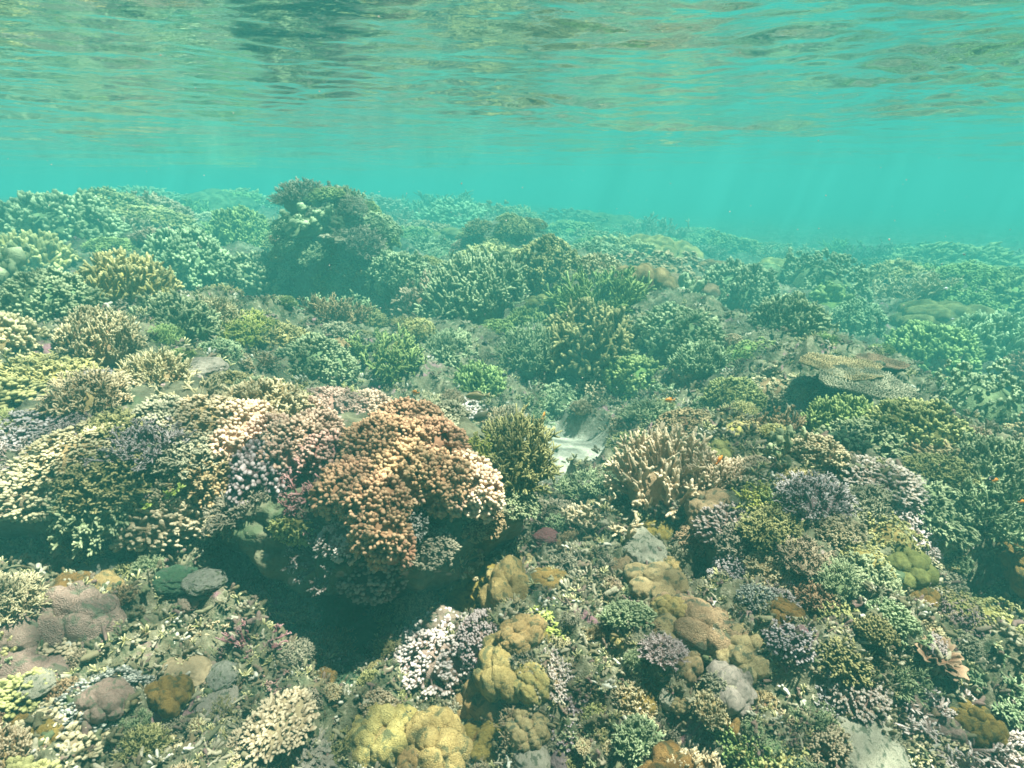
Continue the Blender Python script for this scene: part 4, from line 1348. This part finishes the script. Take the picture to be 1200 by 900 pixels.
RUB = rubble_mat()
tag(obj("coral_rubble", m.mesh("coral_rubble", RUB)), kind="stuff")

# turf: little forked tufts over every bare patch
m = MB()
x, y, z, rr, r_ = scatter_pts(9000, .75, 9, .98, 401)
keep = (r_.random(len(x)) > sand_mask(x, y) * 1.2) & (noise(np.stack([x * 3.1, y * 3.1, 0 * x], 1), 66) > -.15)
x, y, z, rr = x[keep], y[keep], z[keep], rr[keep]
n, per = len(x), 9
idx = np.repeat(np.arange(n), per)
D = norm(np.stack([r_.normal(0, .75, n * per), r_.normal(0, .75, n * per), np.full(n * per, 1.0)], 1))
ln = (np.minimum(rr, 2.2) * .0125 * r_.uniform(.5, 1.3, n))[idx] * r_.uniform(.6, 1.2, n * per)
P = bend(np.stack([x, y, z - .003], 1)[idx], D, ln, 4, 402, .7)
m.tubes(P, (ln * .11)[:, None] * np.array([1, .95, .85, .55])[None], 4, np.linspace(0, 1, 4)[None] * .7 + .3 * r_.random(n)[idx][:, None])
mk('turf', (92, 92, 52), (128, 120, 78), (206, 196, 146), tip0=.45, tip1=1.05, ns=2.2, bs=200, bump=.1)
tag(obj("algae_turf", m.mesh("algae_turf", M['turf'])), kind="stuff")

# ------------------------------------------------------------------ specks drifting in the water
m = MB()
r_ = np.random.default_rng(515)
iv, jf = ico(1)
for i in range(900):
    px, py, t = r_.uniform(-150, 1350), r_.uniform(-100, 800), r_.uniform(1.1, 4.0)
    p = at(px, py, t)
    if p[2] > WATER_Z - .08 or p[2] < ground([p[0]], [p[1]])[0] + .1:
        continue
    m.add(iv * r_.uniform(.0006, .0019) * np.array([1, 1, r_.uniform(.5, 1)]) + p, None, jf, np.full(len(iv), r_.uniform(0, 1)))
mk('speck', (196, 150, 130), (214, 196, 180), bs=50, bump=.1)
tag(obj("drifting_plankton", m.mesh("drifting_plankton", M['speck'])), kind="stuff")

# ------------------------------------------------------------------ fish
def flat_mat(name, c, rough=.4):
    k = NT(name)
    co = k.coords()
    k.l(k.mix(k.math('MULTIPLY', k.noise(co, 9, 3), .5), L(*c), L(*[int(v_ * .7) for v_ in c])), k.p.inputs["Base Color"])
    k.p.inputs["Roughness"].default_value = rough
    return k.m
FM = {'orange': flat_mat("fish_orange", (236, 140, 20)), 'sand': flat_mat("fish_sand", (206, 180, 128)), 'black': flat_mat("fish_black", (26, 28, 32)),
      'silver': flat_mat("fish_silver", (216, 224, 220)), 'eye': flat_mat("fish_eye", (12, 12, 12), .15), 'brown': flat_mat("fish_brown", (120, 110, 86))}
def fish(px, py, t, length, yaw, col, label, deep=.42, pitch=0):
    t2 = min(t, hit(px, py)[0] * .9)
    length *= t2 / t
    root = obj("fish", None, loc=at(px, py, t2))
    root.rotation_euler = (0, pitch, yaw)
    root.empty_display_size = .03
    iv, jf = ico(3)
    u = (iv[:, 0] + 1) / 2                                   # 0 tail, 1 snout
    prof = np.interp(u, [0, .12, .4, .7, 1], [.30, .45, 1.02, 1.0, .9])
    v_ = np.stack([iv[:, 0] * .40 + .08, iv[:, 1] * .5 * deep * .42 * prof, iv[:, 2] * .5 * deep * prof], 1) * length
    obj("body", MB().add(v_, None, jf).mesh("body", FM[col]), root)
    def fin(name, pts, th):
        p_ = np.array(pts) * length
        n_ = len(p_)
        A = np.stack([p_[:, 0], np.full(n_, th * length), p_[:, 1]], 1)
        B = np.stack([p_[:, 0], np.full(n_, -th * length), p_[:, 1]], 1)
        tri = [[0, i, i + 1] for i in range(1, n_ - 1)]
        tri2 = [[n_, n_ + i + 1, n_ + i] for i in range(1, n_ - 1)]
        qd = [[i, n_ + i, n_ + (i + 1) % n_, (i + 1) % n_] for i in range(n_)]
        obj(name, MB().add(np.concatenate([A, B]), qd, tri + tri2).mesh(name, FM[col], False), root)
    d_ = deep
    fin("tail_fin", [(-.26, 0), (-.30, .10 * d_), (-.50, .42 * d_), (-.44, 0), (-.50, -.42 * d_), (-.30, -.10 * d_)], .008)
    fin("dorsal_fin", [(0.0, .42 * d_), (.22, .47 * d_), (.12, .68 * d_), (-.12, .60 * d_), (-.22, .26 * d_)], .006)
    fin("belly_fin", [(0.0, -.42 * d_), (-.20, -.28 * d_), (-.16, -.56 * d_), (-.04, -.62 * d_)], .006)
    for s_ in (-1, 1):
        obj("eye", MB().add(iv * .028 * length + np.array([.36, s_ * deep * .12, .07 * deep]) * length, None, jf).mesh("eye", FM['eye']), root)
    return tag(root, label, 'fish')
fish(487, 460, 2.75, .046, R(150), 'orange', "small orange fish above the back edge of the orange coral")
fish(637, 487, 2.9, .042, R(60), 'orange', "tiny orange fish in front of the dark hollow above the sand patch", pitch=R(-50))
fish(785, 469, 3.0, .055, R(185), 'orange', "small amber fish above the brown crusted coral")
fish(843, 539, 2.3, .046, R(35), 'orange', "bright orange fish beside the small green knob", pitch=R(-40))
fish(1166, 563, 2.4, .040, R(20), 'orange', "small orange fish over the hazy corals near the right edge")
fish(1163, 561, 2.55, .055, R(190), 'black', "dark fish right beside the small orange fish near the right edge")
fish(1197, 588, 2.3, .034, R(10), 'orange', "tiny orange fish cut by the right edge")
fish(560, 464, 2.35, .100, R(172), 'sand', "sandy coloured slender fish behind the lilac coral, upper of two", .32, R(4))
fish(566, 486, 2.4, .085, R(205), 'brown', "dull brown fish just below the sandy slender fish", .5, R(25))
fish(569, 403, 3.9, .060, R(170), 'black', "black fish above the sage bush behind the orange coral")
fish(590, 440, 3.3, .045, R(30), 'black', "small dark fish among the corals left of the dark hollow")
fish(1108, 338, 2.6, .030, R(20), 'silver', "little silver fish glinting in open water at the right", .3)
fish(1116, 374, 2.9, .028, R(10), 'silver', "faint silver fish under the glinting one at the right", .3)
fish(1130, 298, 2.6, .030, R(80), 'silver', "thin silver fish high in the open water at the right", .25)
